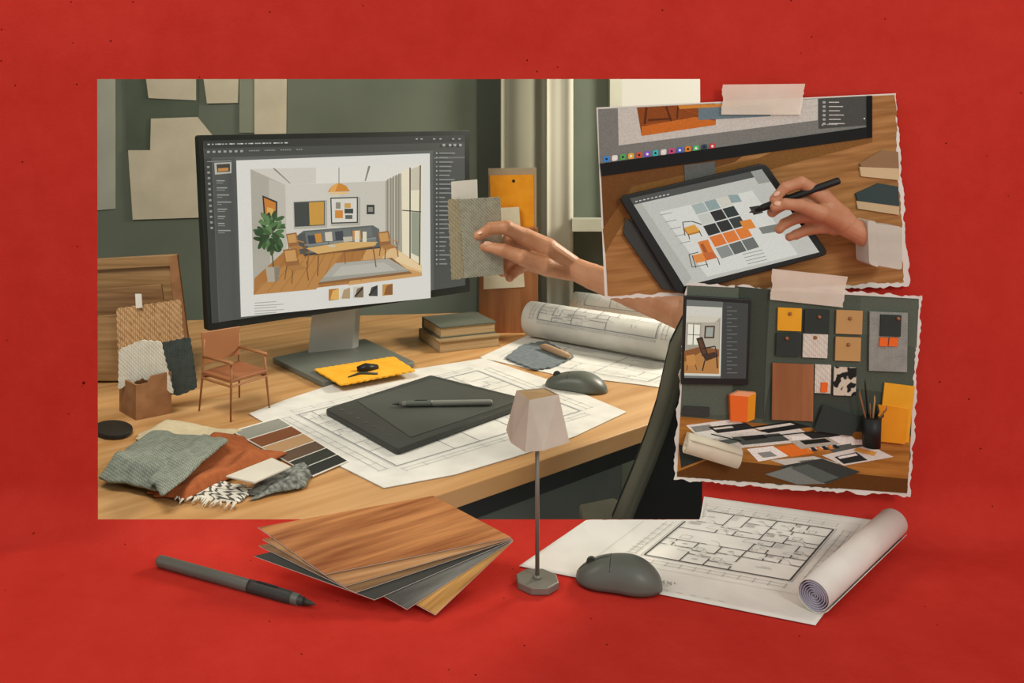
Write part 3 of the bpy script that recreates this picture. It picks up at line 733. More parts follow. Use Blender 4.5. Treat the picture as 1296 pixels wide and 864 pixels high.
# ---------------------------------------------------------------- left cluster
def lean(name,pts,dt,db,th,mat,props):
    yt_=min(p[1] for p in pts); yb=max(p[1] for p in pts)
    P3=[W(x,y,dt+(db-dt)*(y-yt_)/(yb-yt_)) for x,y in pts]
    return slab(name,P3,(0,th,0),mat,props=props,bev=.001)
fr=rt('framed_board',W(160,468,1.97),T('oak framed board leaning behind the fabric samples','wood sample','wood boards'))
def ln(name,pts,d,th,mat): slab(name,[W(x,y,d) for x,y in pts],(0,th,0),mat,fr,bev=.001)
ln('board_face',[(80,338),(218,330),(236,468),(80,468)],1.975,.006,OAKB)
ln('top_rail',[(80,330),(224,322),(225,336),(80,344)],1.968,.012,OAKB)
ln('side_stile',[(213,324),(224,322),(243,468),(229,468)],1.967,.012,KRAFT)
lean('wood_board',[(80,370),(204,360),(220,476),(80,476)],1.93,1.93,.008,WALN,T('brown walnut board leaning on the framed board','wood sample','wood boards'))
lean('wood_strip',[(80,404),(148,398),(152,482),(80,482)],1.90,1.90,.006,OAKB,T('narrow oak strip standing against boards','wood sample','wood boards'))
lt=rt('textured_swatch',W(190,490,1.85),T('tan coarse textured swatch with pinked edge','fabric swatch'))
slab('textured_piece',P(hd(1.86),zig([(148,391),(228,380),(233,440),(151,490)],4,1.2)),(0,.004,0),TEXT,lt)
slab('white_clip',P(hd(1.855),[(171,372),(179,372),(180,389),(172,390)]),(0,.003,0),PAPER,lt)
bx=rt('cardboard_box',onz(182,525),T('small open kraft cardboard box holding fabric samples','box'))
P0=onz(172,532);P1=onz(217,523);P3=onz(151,520); u=P1-P0;v=P3-P0;h=.062
q=lambda a,b,z:P0+u*a+v*b+Vector((0,0,z))
multi('box_walls',[prismg([q(0,0,0),q(1,0,0),q(1,.04,0),q(0,.04,0)],(0,0,h)),prismg([q(0,.96,0),q(1,.96,0),q(1,1,0),q(0,1,0)],(0,0,h)),
 prismg([q(0,.04,0),q(.05,.04,0),q(.05,.96,0),q(0,.96,0)],(0,0,h)),prismg([q(.95,.04,0),q(1,.04,0),q(1,.96,0),q(.95,.96,0)],(0,0,h))],KRAFT,bx)
slab('box_bottom',[q(.05,.04,0),q(.95,.04,0),q(.95,.96,0),q(.05,.96,0)],(0,0,.003),KRAFT,bx)
slab('box_flap',[q(.3,0,h+.0),q(1,0,h),q(1,0,h+.014),q(.4,0,h+.012)],(0,.0015,0),KRAFT,bx)
slab('fabric_swatch',P(hd(1.70),zig([(151,443),(178,431),(203,433),(219,498),(204,488),(180,478),(150,492)],4,1.2)),(0,.003,0),FWHT,props=T('white pinked fabric swatch standing in the cardboard box','fabric swatch'))
slab('fabric_swatch',P(hd(1.735),zig([(196,436),(240,427),(249,490),(228,500),(212,498)],4,1.2)),(0,.003,0),FDARK,props=T('dark slate fabric swatch beside the cardboard box','fabric swatch'))
slab('coaster',P(hz(DZ+.008),E(143,541,25,10,32)),(0,0,-.007),BLK,props=T('round black coaster lying on the desk','coaster'),bev=.001)
mc=rt('model_chair',onz(296,520),T('miniature brown wooden armchair model on the desk','model chair'))
A=onz(292,534);B=onz(341,517);Cc_=onz(303,503);D=onz(252,520)
cen=(A+B+Cc_+D)/4
def tp(p,k,h): return Vector((p.x+(cen.x-p.x)*k,p.y+(cen.y-p.y)*k,DZ+h))
for p,h in ((A,.098),(B,.098),(Cc_,.125),(D,.13)):
    tube('leg',[tp(p,0,0),tp(p,.1,.066),tp(p,.14,h)],[.0016,.0023,.0021],CHW,mc,n=10)
multi('seat',[prismg([tp(p,.06,.066) for p in (A,B,Cc_,D)],(0,0,.006))],CHD,mc,bev=.0015)
multi('seat_rail',[tubeg([tp(a,.08,.060),tp(b,.08,.060)],.0022,8) for a,b in ((A,B),(B,Cc_),(Cc_,D),(D,A))],CHW,mc)
bt=[tp(D,.12,.085),tp(Cc_,.12,.085),tp(Cc_,.05,.137),tp(D,.05,.143)]
slab('backrest',bt,(.002,-.004,0),CHW,mc,bev=.001)
for a,b in ((A,D),(B,Cc_)):
    tube('armrest',[tp(a,.08,.097),tp(a,.12,.101),tp(b,.12,.099)],[.0022,.0030,.0022],CHW,mc,n=8,flat=1.5)
FP='fabric samples heaped on the desk'
cloth('beige_cloth',[(168,556),(208,534),(306,546),(262,572)],DZ+.002,FBEIG,.008,20,seed=1,props=T('beige folded cloth under other fabric samples','fabric sample',FP))
cloth('rust_cloth',[(186,626),(276,546),(358,578),(234,634)],DZ+.003,FRUST,.016,19,seed=2,props=T('rust brown suede cloth draped in folds','fabric sample',FP),fold=(.9,-.5))
cloth('towel',[(122,606),(190,548),(284,556),(204,622)],DZ+.012,FGRN,.018,15,seed=3.3,thick=.006,props=T('grey-green terry cloth folded loosely','fabric sample',FP),fold=(.3,1))
cloth('towel_fold',[(186,608),(258,551),(290,558),(208,628)],DZ+.026,FGRN,.008,12,seed=4.1,thick=.006,props=T('folded-over edge of grey-green woven cloth','fabric sample',FP),fold=(.3,1),nx=20,ny=10)
cloth('fuzzy_cloth',[(312,634),(330,602),(384,590),(392,616)],DZ+.002,FFUZ,.009,24,seed=4,props=T('fuzzy charcoal grey fabric scrap','fabric sample',FP),fray=.016)
zc=rt('frayed_cloth',onz(265,630),T('pale and dark striped fabric scrap with frayed fringe','fabric sample',FP))
cloth('woven_piece',[(224,626),(262,606),(330,620),(300,636)],DZ+.002,ZEBR,.005,24,seed=5,parent=zc,fray=.008)
rr=random.Random(8); fg=[]
for i in range(64):
    t=rr.random(); a=(224+76*t,626+10*t) if i%2 else (224+38*t,626-20*t)
    dx,dy=(rr.uniform(-9,2),rr.uniform(4,11)) if i%2 else (rr.uniform(-12,-5),rr.uniform(-3,4))
    fg.append(tubeg([onz(a[0],a[1],DZ+.006),onz(a[0]+dx*.5,a[1]+dy*.5,DZ+.006),onz(a[0]+dx,a[1]+dy,DZ+.002)],[.0016,.0013,.0006],6))
o=multi('fringe',fg,FWHT,zc,smooth=True); o['kind']='stuff'
slab('cream_card',P(hz(DZ+.024),[(286,602),(344,579),(368,590),(322,610)]),(0,0,-.002),M('card_offwhite','#c3beb0','#cdc8ba'),props=T('cream paint card lying on fabrics','sample card'))
fan=rt('colour_chart',onz(370,570),T('colour chart card with brown, beige and charcoal strips','colour chart'))
slab('chart_card',P(hz(DZ+.004),[(293,545),(352,528),(441,583),(396,602)]),(0,0,-.0015),PAPER,fan)
hf=homog([(293,545),(352,528),(441,583),(396,602)])
it=[];cs=['#8f9086','#7c4c30','#b08c66','#5d4a3c','#33352f','#2a2c2a']
for i,c in enumerate(cs):
    v0=.015+i*.164; it.append((c,[hf(.02,v0),hf(.98,v0),hf(.98,v0+.15),hf(.02,v0+.15)]))
picture('colour_strips',hz(DZ+.004),it,INK,fan)
# ---------------------------------------------------------------- torn photo print: tablet
PG='torn photo prints taped up'
PRW=M('printed_oak','#8a5c2b','#b98750',rough=.8,scale=(12,12,150),rot=(0,-.12,0),det=7,lo=.3,hi=.7)
PRW2=M('printed_golden_oak','#925b1c','#bd8138',rough=.8,scale=(14,14,160),rot=(0,.08,0),det=6,lo=.3,hi=.7)
p1=rt('photo_print',W(950,378,1.14),T('torn-edged print of a hand drawing on a tablet','photo print',PG))
c1o=torn([(755,136),(1134,118),(1150,362),(766,379)],(1,2),4,1.6,3)
slab('paper_backing',P(hd(1.14),c1o),(0,.0015,0),PAPER,p1)
c1i=torn([(757,138),(1132,120),(1144,357),(769,374)],(1,2),4,1.2,5)
picture('printed_table',hd(1.14),[('#ffffff',c1i)],PRW,p1,base=.0002)
it=[('#6e4722',[(760,206),(960,182),(930,205),(870,222),(800,236),(764,290)]),('#82592b',[(800,236),(960,200),(1000,182),(1104,168),(1104,180),(1010,205),(900,235),(800,262),(766,320),(763,290)]),  # two dark shapes: the monitor's shadow painted on the printed table
 ('#7c7e78',[(757,138),(1103,121),(1103,160),(759,208)]),
 ('#c9c7bd',[(782,137),(1035,125),(1035,152),(783,184)]),
 ('#8d4b1f',[(806,136),(905,131),(906,158),(812,172)]),('#5c2f14',L((818,136),(815,168),3)),('#5c2f14',L((843,135),(852,160),2.5)),('#5c2f14',L((858,134),(857,150),2)),('#5c2f14',L((820,152),(850,150),2.5)),('#a85a24',L((814,158),(900,148),1)),('#a85a24',L((860,136),(900,150),1)),('#c9702a',[(812,160),(880,148),(906,153),(906,158),(812,172)]),
 ('#6b8087',[(884,136),(975,131),(975,147),(884,152)]),('#d08a3a',[(858,133),(935,131),(935,134),(860,138)]),
 ('#4c4e4a',[(1036,125),(1102,121),(1102,158),(1036,163)])]
for i in range(6):
    y=128+i*5.4; it+=[('#a9aba5',rq(1041,y,4,3,1)),('#cfd0ca',R(1049,y+.8,1062+(i*5)%9,y+1.9))]
it+=[('#a9aba5',E(1041,158,1.2,1.2)),('#a9aba5',R(1046,157,1060,158)),('#e8e8e2',E(1094,150,1,1))]
dc=['#3d8ee0','#e9e9e4','#5ab35a','#e5b33a','#d85a3a','#8a5ad8','#3ac0c8','#e0e0da','#d84a8a','#4a6ad8','#e88a2a','#58c070','#3c4a58','#c84a4a']
for i,c in enumerate(dc):
    x=764+i*10.3;y=198-i*1.25; it.append((c,rq(x,y,7.4,7.2,2,-.12))); it.append(('#f2f2ee' if i%2 else '#26302f',E(x+3.7,y+3.2,1.6,1.6,10)))
it+=[('#1c1e1d',[(759,207),(1103,160),(1103,174),(761,223)]),('#121413',[(1097,121),(1104,121),(1104,174),(1097,175)]),
 ('#5f625d',[(866,209),(905,204),(907,262),(868,262)])]
picture('printed_scene',hd(1.14),it,INK,p1,base=.0004,step=.00002)
def tape(name,pts,d,label):
    slab(name,P(hd(d),torn(pts,(1,3),3,1.2,9)),(0,.0003,0),TAPEM,props=T(label,'tape','tape strips'))
tape('tape_strip',[(915,107),(1019,106),(1014,145),(913,145)],1.1355,'pale cream masking tape strip holding the tablet print')
sb=rt('book',W(1110,228,1.137),T('brown book with pale pages on the wooden table','book','books in the tablet print'))
slab('book_cover',P(hd(1.1370),[(1088,207),(1116,190),(1137,192),(1138,213),(1090,211)]),(0,.0025,0),M('bk1','#8c6c48','#987752'),sb,bev=.0005)
slab('page_block',P(hd(1.1373),[(1088,211),(1138,213),(1138,228),(1090,223)]),(0,.0022,0),M('pages3','#cbb287','#d6bf97'),sb)
sb=rt('book',W(1110,272,1.135),T('dark teal book with pale pages on the wooden table','book','books in the tablet print'))
slab('book_cover',P(hd(1.1365),[(1083,245),(1112,232),(1137,236),(1138,261),(1086,254)]),(0,.003,0),M('teal_cover','#2f3f3e','#394a48'),sb)
slab('page_block',P(hd(1.1370),[(1084,254),(1138,261),(1138,272),(1086,264)]),(0,.0025,0),M('pages2','#c4ab82','#d0b78f'),sb)
tb_=rt('tablet_computer',W(920,370,1.13),T('black-framed tablet showing colour palette and chair sketches','tablet'))
slab('tablet_stand',P(hd(1.134),[(792,276),(806,284),(864,371),(838,366),(789,296)]),(0,.004,0),CHAR,tb_,bev=.001)
slab('tablet_body',rnd(P(hd(1.128),[(783,249),(969,206),(1050,322),(858,373)]),.009,4),(0,.006,0),BEZ,tb_,bev=.0012)
it=[('#c6c5bc',[(797,251),(964,214),(1037,319),(866,362)]),('#4a4c49',[(797,251),(964,214),(969,221),(802,259)]),
 ('#9b9c95',[(964,214),(975,230),(960,233),(950,217)]),('#b5b5ac',[(802,259),(812,257),(876,352),(866,362)]),('#dddcd3',[(835,268),(952,241),(1010,322),(895,350)])]
hp=homog([(874,259),(921,247),(962,313),(913,328)])
pc=[['#a9b5b0','#8fa3a0','#d3cfc0'],['#c9cabf','#1e201f','#22302f'],['#1f2423','#202322','#2c3636'],['#e0762a','#e37a2c','#e27c2e'],['#8d918b','#5a605c','#6b706b']]
for r_ in range(5):
    for c_ in range(3):
        u0,v0=c_/3+.01,r_/5+.01; it.append((pc[r_][c_],[hp(u0,v0),hp(u0+.31,v0),hp(u0+.31,v0+.18),hp(u0,v0+.18)]))
it+=[('#8fa3a0',[(921,247),(934,246),(939,255),(926,257)]),('#e2872f',[(936,280),(950,277),(957,288),(942,291)]),('#30302c',[(948,262),(960,260),(966,269),(954,272)]),('#7f817b',[(960,288),(985,283),(990,292),(965,296)])]
it+=[('#b8741f',[(865,290),(880,286),(887,294),(871,298)]),('#e0a03c',[(866,288),(879,284),(886,292),(871,296)]),('#2c2e2b',L((864,281),(867,298),1.2)),('#2c2e2b',L((876,280),(888,284),1.2)),('#2c2e2b',L((871,296),(873,303),1)),('#2c2e2b',L((885,292),(888,299),1)),('#2c2e2b',L((864,281),(876,280),1)),
 ('#de7b2a',[(883,306),(896,303),(903,318),(889,321)]),('#a9531c',[(886,309),(890,308),(896,319),(891,320)]),('#c9652a',[(889,321),(903,318),(908,326),(893,330)]),('#e58c3c',[(876,323),(889,320),(894,330),(881,333)]),
 ('#2c2e2b',L((876,323),(881,339),1)),('#2c2e2b',L((893,330),(896,338),1)),('#2c2e2b',L((908,326),(911,335),1)),('#2c2e2b',L((872,322),(876,338),1)),('#2c2e2b',L((872,322),(884,319),1)),('#2c2e2b',L((876,338),(896,334),.8))]
for i in range(9): it.append(('#d7d7d0',[(804+i*5,254.5-i*1.1),(807+i*5,253.9-i*1.1),(807+i*5,255-i*1.1),(804+i*5,255.8-i*1.1)]))
for i in range(5): it.append(('#8b8d86',L((836+i*6,272+i*9),(850+i*6,269+i*9),.8)))
for i in range(4): it.append(('#8b8d86',L((940+i*2,322+i*4),(965+i*2,316+i*4),.8)))
picture('tablet_screen',hd(1.1275),it,SCR,tb_,base=.0003,step=.00002)
pr2=rt('person',W(1030,300,1.105),T('person in a white sleeve gripping a black stylus over a tablet','person'))
ch_=[C([(1116,307,1.111,13.5),(1092,297,1.108,14.5),(1066,282,1.104,15)]),
 C([(1068,281,1.104,15),(1046,264,1.104,16.5)]),
 C([(1064,273,1.103,13.5),(1038,246,1.10,11.2),(1014,231,1.097,8.4),(994,237,1.097,7.4),(980,252,1.10,6)]),
 C([(1050,270,1.106,13),(1034,258,1.107,11.2),(1009,251,1.11,8.4),(989,260,1.112,7.4),(977,269,1.111,6)]),
 C([(1052,278,1.11,13),(1034,272,1.112,11),(1010,275,1.114,8),(993,283,1.115,7),(986,290,1.114,5.8)]),
 C([(1056,286,1.112,12),(1042,286,1.113,10),(1021,291,1.115,7.4),(1007,297,1.117,6.4),(999,300,1.116,5.2)]),
 C([(1064,281,1.10,13),(1040,270,1.09,11),(1013,260,1.087,8.8),(994,258,1.09,7.6),(981,262,1.094,6.2)])]
blob('body',ch_,SKIN,.0010,pr2,knuckle=(2,3,4,5,6))
nail(W(985,257.5,1.0882),Vector((-.2,-1,.3)),.0038,pr2,0)
nail(W(983,245,1.0930),Vector((-.5,-.8,.5)),.0034,pr2,.8)
SHIRT=M('white_shirt','#bfbaab','#cbc6b7',rough=.95,scale=(14,14,40),bump=.5,bscale=60)
slab('sleeve',rnd(P(hd(1.0935),[(1106,283),(1142,287),(1142,342),(1108,336)]),.004,3),(0,.030,0),SHIRT,pr2,bev=.006)
slab('cuff',rnd(P(hd(1.0920),[(1098,279),(1109,280),(1112,339),(1100,334)]),.003,3),(0,.032,0),SHIRT,pr2,bev=.004)
pen('stylus_pen',W(1063,228,1.086),W(948,269,1.112),.0042,T('slim black stylus held in the fingers','stylus'),body=BLK,dark=BLK,tipm=CHAR)
# ---------------------------------------------------------------- torn photo print: mood board
p2=rt('photo_print',W(1010,628,1.132),T('torn-edged print of a mood board above a cluttered desk','photo print',PG))
c2o=torn([(868,358),(1167,374),(1152,629),(853,607)],(0,1,2,3),4,1.7,11)
D2=1.122
slab('paper_backing',P(hd(D2),c2o),(0,.0015,0),PAPER,p2)
c2i=torn([(870,361),(1163,378),(1148,624),(857,603)],(1,2),4,1.4,12)
it=[('#525b4f',c2i),
 ('#40483e',[(930,362),(975,366),(965,530),(918,525)]),('#5c6558',[(870,361),(935,364),(925,525),(861,525)]),('#5a6356',[(1090,376),(1163,380),(1160,440),(1085,420)]),('#434b41',[(975,480),(1155,500),(1153,552),(965,534)]),
 ('#3a4238',L((972,368),(966,530),1.2))]
picture('printed_scene',hd(D2),it,INK,p2,base=.0002,step=.00001)
picture('printed_table',hd(D2),[('#ffffff',[(861,527),(1153,552),(1148,624),(857,603)])],PRW2,p2,base=.0004)
it=[('#613a13',[(857,597),(900,580),(1149,606),(1148,624),(857,603)]),
 ('#2f3630',[(859,562),(905,576),(862,592)]),
 ('#e9e6dc',[(868,538),(930,530),(965,548),(888,557)]),('#8d8f88',[(874,540),(898,537),(906,543),(880,547)]),('#d9d6ca',[(905,549),(1012,542),(1036,557),(925,568)]),
 ('#2b2d2a',[(896,540),(944,535),(956,542),(908,548)]),('#dcd8cb',[(902,541.5),(926,539),(929,541),(905,543.5)]),('#efece2',[(1000,552),(1075,550),(1094,564),(1012,570)]),
 ('#1f211f',[(950,540),(1000,533),(1026,540),(972,548)]),('#dcd8cb',[(955,541.5),(1000,535),(1006,537),(962,544)]),('#1f211f',[(960,545),(1008,537.5),(1012,539),(966,546.5)]),
 ('#c9c5b8',[(890,558),(940,549),(954,561),(908,570)]),('#59605a',[(900,559),(930,554),(936,559),(907,565)]),('#4c504b',[(926,553),(986,548),(1000,557),(940,563)]),('#242624',[(936,552.5),(966,549.5),(972,554),(944,557.5)]),
 ('#e4762a',[(975,567),(1004,562),(1031,573),(1002,578)]),('#efece2',[(945,568),(978,564),(998,577),(960,584)]),('#8d8f88',[(958,573),(975,571),(984,577),(966,579)]),
 ('#2b2d2a',[(1016,548),(1048,545),(1064,551),(1030,556)]),('#b5b1a3',[(1000,558),(1048,553),(1064,562),(1014,568)]),
 ('#23261f',[(1012,557.5),(1044,554.5),(1052,559),(1019,562.5)]),('#5b5f58',[(1044,566),(1084,560),(1100,567),(1058,574)]),
 ('#dad7cc',[(1040,576),(1100,563),(1131,578),(1068,589)]),('#2a2c29',[(1056,578),(1084,572),(1098,582),(1068,587)]),('#e9e6dc',[(1060,578),(1083,573.5),(1086,576),(1063,580.5)]),
 ('#c9c5b8',[(975,582),(1030,577),(1062,586),(1010,594)]),('#6f736c',[(1010,583),(1030,581),(1044,585),(1022,588)]),
 ('#3b3e3a',[(985,590),(1040,580),(1089,597),(1045,612)]),('#7a7e77',[(968,600),(1002,590),(1045,612),(1010,613)]),('#59605a',[(1000,592),(1022,587),(1062,604),(1040,611)]),
 ('#d9a14b',[(1085,566),(1110,572),(1106,577),(1080,570)]),('#1f211f',L((962,553),(1030,546),1.4)),('#1f211f',L((900,549),(938,558),1.2)),('#efece2',[(1074,556),(1094,556),(1098,562),(1078,563)])]
for i in range(6): it.append(('#26282a' if i%2 else '#d98a3a',[(1018+i*7,567-i*.8),(1023+i*7,566.4-i*.8),(1028+i*7,571-i*.8),(1023+i*7,571.6-i*.8)]))
picture('printed_papers',hd(D2),it,INK,p2,base=.0006,step=.00002)
tape('tape_strip',[(978,340),(1073,350),(1067,389),(975,379)],1.117,'pale cream masking tape strip holding the mood board print')
m2=rt('computer_monitor',W(905,487,1.12),T('dark monitor showing a room picture beside the mood board','monitor'))
slab('monitor_housing',P(hd(D2-.006),[(866,374),(951,379),(947,487),(862,486)]),(0,.004,0),BEZ,m2,bev=.0005)
it=[('#6e706b',[(869,379),(947,384),(944,479),(866,478)]),('#3a3c39',[(915,382),(947,384),(944,479),(912,479)]),('#d8d4c7',[(869,387),(914,389),(912,476),(866,475)]),
 ('#a89f8c',[(869,399),(912,401),(910,473),(866,472)]),('#d6cfbc',[(869,399),(912,401),(905,408),(869,408)]),('#f1ecd9',[(871,410),(886,411),(885,436),(870,436)]),('#3a3d38',L((878,410),(877,436),1)),('#3a3d38',L((870,423),(886,424),.8)),('#b8af9c',[(888,409),(910,407),(910,442),(887,439)]),('#4f3c28',[(892,412),(905,412),(904,428),(891,428)]),('#a3a89c',[(894,414),(903,414),(902,426),(893,426)]),
 ('#8a5526',[(866,444),(888,438),(910,442),(910,473),(866,472)]),('#bb8142',[(866,458),(886,446),(910,451),(910,473),(866,472)]),
 ('#2a1d13',[(881,428),(889,426),(896,448),(889,451)]),('#5a3a1f',[(883.5,430),(888,429),(894,447),(889.5,448)]),('#3d2816',[(889,449),(905,445),(909,451),(893,457)]),('#2a1d13',L((892,456),(889,469),1.6)),('#2a1d13',L((907,451),(908,466),1.6)),('#2a1d13',L((889,441),(905,438),1.6)),('#2a1d13',L((905,438),(908,451),1.3)),('#c98b45',[(868,450),(879,448),(881,462),(870,463)]),('#5b3b1e',L((870,462),(869,469),1)),('#5b3b1e',L((880,461),(882,468),1))]
for i in range(18): it.append(('#7b7d77',R(920,388+i*4.9,920+6+(i*7)%14,388.8+i*4.9)))
picture('screen',hd(D2-.006),it,SCR,m2,base=.0003,step=.00001)
slab('stand_base',P(hd(D2-.004),[(866,514),(898,516),(898,527),(864,525)]),(0,.003,0),CHAR,m2)
MB='swatches pinned to the mood board'
def ms(name,pts,mat,label,d=.004,pin=None,cat='colour swatch',th=.002):
    g=rt(name,W(sum(p[0] for p in pts)/len(pts),max(p[1] for p in pts),D2-d),T(label,cat,MB))
    slab('swatch_sheet',P(hd(D2-d),pts),(0,th,0),mat,g)
    if pin:
        V,Fc=sphg(W(pin[0],pin[1],D2-d-.001),.0022,10,6); mk('push_pin',V,Fc,BRWN,g,smooth=True)
def tq(x0,y0,x1,y1): return [(x0,y0),(x1,y0+(x1-x0)*.04),(x1-1,y1+(x1-x0)*.04),(x0-1,y1)]
DKG=M('dark_green_swatch','#2f3632','#3a413c',rough=.9); TANS=M('tan_swatch','#b9925a','#c8a06a',rough=.9)
FLOR=M('floral_print','#d2c8b2','#1f211e',rough=.9,kind='noise',scale=(90,90,90),lo=.5,hi=.54,det=1)
GRF=FAB('grey_felt','#7b8078','#a5a89f',.0012)
ms('orange_swatch',tq(985,389,1015,418),YELL,'orange-yellow paper swatch pinned to the board',pin=(1000,397))
ms('dark_swatch',tq(1019,391,1050,422),DKG,'dark green paper swatch pinned to the board',pin=(1037,401))
ms('tan_swatch',tq(1059,392,1092,422),TANS,'tan paper swatch with orange pin',pin=(1076,403))
ms('dark_swatch',tq(983,421,1013,450),DKG,'black-green swatch with orange corner pin',pin=(996,428))
ms('white_swatch',tq(1017,422,1048,452),FWHT,'off-white textured swatch pinned to the board',pin=(1032,427))
ms('tan_swatch',tq(1058,426,1090,456),TANS,'tan swatch with orange pin below another tan one',pin=(1074,436))
ms('felt_swatch',tq(1101,394,1149,469),GRF,'tall grey felt swatch pinned to the board',cat='fabric swatch')
ms('dark_swatch',tq(1115,398,1141,425),DKG,'dark square swatch overlapping grey felt',.006,pin=(1137,403))
ms('orange_chip',tq(1114,427,1124,438),ORG2,'small bright orange chip on grey felt',.006)
ms('orange_chip',tq(1126,427,1137,438),ORG2,'small bright orange chip on grey felt',.006)
ms('wood_sample',tq(978,459,1030,531),BRWN,'large reddish wood sample leaning on the wall',cat='wood sample')
ms('printed_card',tq(1032,461,1052,497),FWHT,'small white printed card pinned to the board')
ms('floral_card',tq(1056,464,1084,500),FLOR,'black floral patterned card pinned to the board')
ms('orange_chip',tq(1040,484,1048,496),ORG2,'tiny orange chip on white card',.006)
ms('orange_card',[(1120,484),(1158,489),(1150,560),(1112,556)],YELL,'tall orange card standing on the desk',cat='sample card')
ms('orange_card',[(1112,512),(1150,518),(1146,562),(1110,558)],ORNG,'shorter orange card in front of another',.006,cat='sample card')
ms('folded_card',[(1030,545),(1042,512),(1092,530),(1078,552)],DKG,'dark green folded card standing on the desk',.006,cat='sample card')
cu=rt('orange_cup',W(940,533,1.11),T('square orange paper cup standing on the desk','cup'))
slab('cup_wall',P(hd(D2-.008),[(924,500),(947,502),(946,534),(925,533)]),(0,.006,0),ORG2,cu)
slab('cup_wall',P(hd(D2-.008),[(947,502),(957,497),(955,530),(946,534)]),(0,.006,0),ORNG,cu)
slab('cup_inside',P(hd(D2-.0075),[(924,500),(935,495),(957,497),(947,502)]),(0,.005,0),M('cup_inner','#e9a070','#f0ad80'),cu)
ph=rt('pencil_holder',W(1103,566,1.11),T('black pencil cup with pencils and brushes','pencil holder'))
tube('holder_cup',[W(1103,565,1.108),W(1103,528,1.108)],[.0098,.0108],BLK,ph,n=20)
for i,(x0,x1,y1,mm) in enumerate([(1097,1088,492,KRAFT),(1099,1095,480,BLK),(1102,1101,510,KRAFT),(1106,1112,514,BLK),(1108,1122,512,KRAFT),(1109,1118,520,CHAR),(1104,1107,500,TANS)]):
    tube('pencil',[W(x0,535,1.106+.002*(i%2)),W(x1,y1+6,1.106+.002*(i%2)),W(x1,y1,1.106+.002*(i%2))],[.0010,.0010,.0004],mm,ph,n=8)
roll('paper_roll',W(935,580,1.108),W(868,560,1.113),.0125,CREAM,T('cream paper roll lying on the desk','paper roll'),lines=False,turns=3.5,open_=.0012)
# ---------------------------------------------------------------- cut-outs on the red table
pen('stylus_pen',onz(200,709,RZ+.0068),onz(400,765,RZ+.0045),.0066,T('dark grey stylus pen lying on red surface','stylus'),body=GREY)
FA=plane3(onz(420,790,RZ+.001),onz(560,790,RZ+.001),W(500,627,1.115))
EDGE=M('pale_sheet_edge','#cfc8b8','#dad3c4',rough=.7)
def fs(name,pts,off,mat,label):
    g=rt(name,FA(pts[3][0],pts[3][1],off),T(label,'material sample','fanned material samples'))
    slab('sample_face',P(FA,pts,off),-FA.n*.0005,mat,g)
    cx_=sum(p[0] for p in pts)/4; cy_=sum(p[1] for p in pts)/4
    ep=[(x+(x-cx_)*.004,y+(y-cy_)*.006+.5) for x,y in pts]
    slab('sheet_backing',P(FA,ep,off-.0006),-FA.n*.0005,EDGE,g)
fs('veneer_sample',[(450,722),(600,655),(649,684),(551,777)],.000,GOLD,'golden oak veneer sheet at the bottom of the fan')
fs('metal_sample',[(400,705),(570,655),(649,683.5),(515,770)],.0016,STEEL,'grey brushed metal sample sheet in the fan')
fs('dark_sample',[(322,703),(530,655),(648,683),(474,758)],.0034,CHAR,'charcoal sample sheet at the wide part of the fan')
fs('veneer_sample',[(328,690),(538,648),(648,682),(450,749)],.0052,M('olive_brown_veneer','#6b5136','#8b6d4a',rough=.4,scale=(6,90,8),rot=(0,0,VANG),det=6),'olive brown veneer sheet beneath lighter wood sheets')
fs('veneer_sample',[(333,682),(540,643),(647,681),(436,741)],.0070,TAN,'tan wood veneer sheet under the teak sheet')
fs('veneer_sample',[(327,667),(548,627),(646,679),(411,726)],.0090,TEAK,'reddish teak veneer sheet on top of the fan')
LB=onz(680,741,RZ)
lamp=rt('table_lamp',LB,T('small grey table lamp with angular folded cream shade','lamp'))
def ng(n,r,z,a0=0,sy=1): return [LB+Vector((r*math.cos(a0+2*math.pi*k/n),r*sy*math.sin(a0+2*math.pi*k/n),z)) for k in range(n)]
slab('lamp_base',ng(8,.0235,.0005,.39),(0,0,.0080),LMET,lamp,bev=.0012)
tube('lamp_pole',[LB+Z*.009,LB+Z*.168],.0023,LMET,lamp,n=16)
tube('pole_collar',[LB+Z*.008,LB+Z*.012],[.005,.0045],LMET,lamp,n=16)
a0=math.radians(-118)
lb=ng(4,.0355,.158,a0); ltp=ng(4,.0235,.2060,a0)
lb[0].z-=.004; lb[1].z+=.001; lb[3].z+=.003; ltp[0].z-=.001; ltp[1].z+=.002
mids=[]
for k in range(4):
    t_=.38 if k==0 else .55
    mp_=(lb[k]*(1-t_)+lb[(k+1)%4]*t_); o_=mp_-LB; o_.z=0
    mids.append(mp_+o_.normalized()*.0065)
V=lb+ltp+mids; Fc=[]
for k in range(4):
    k2=(k+1)%4
    Fc+=[[k,8+k,4+k],[8+k,4+k2,4+k],[8+k,k2,4+k2]]
mk('lamp_shade',V,Fc,SHAD,lamp,solid=.0008)
cc=sum(ltp,Vector())/4
lid=[cc+(p-cc)*.96-Z*.0010 for p in ltp]
mk('shade_top',lid+[cc+Z*.001],[[k,(k+1)%4,4] for k in range(4)],SHIN,lamp)
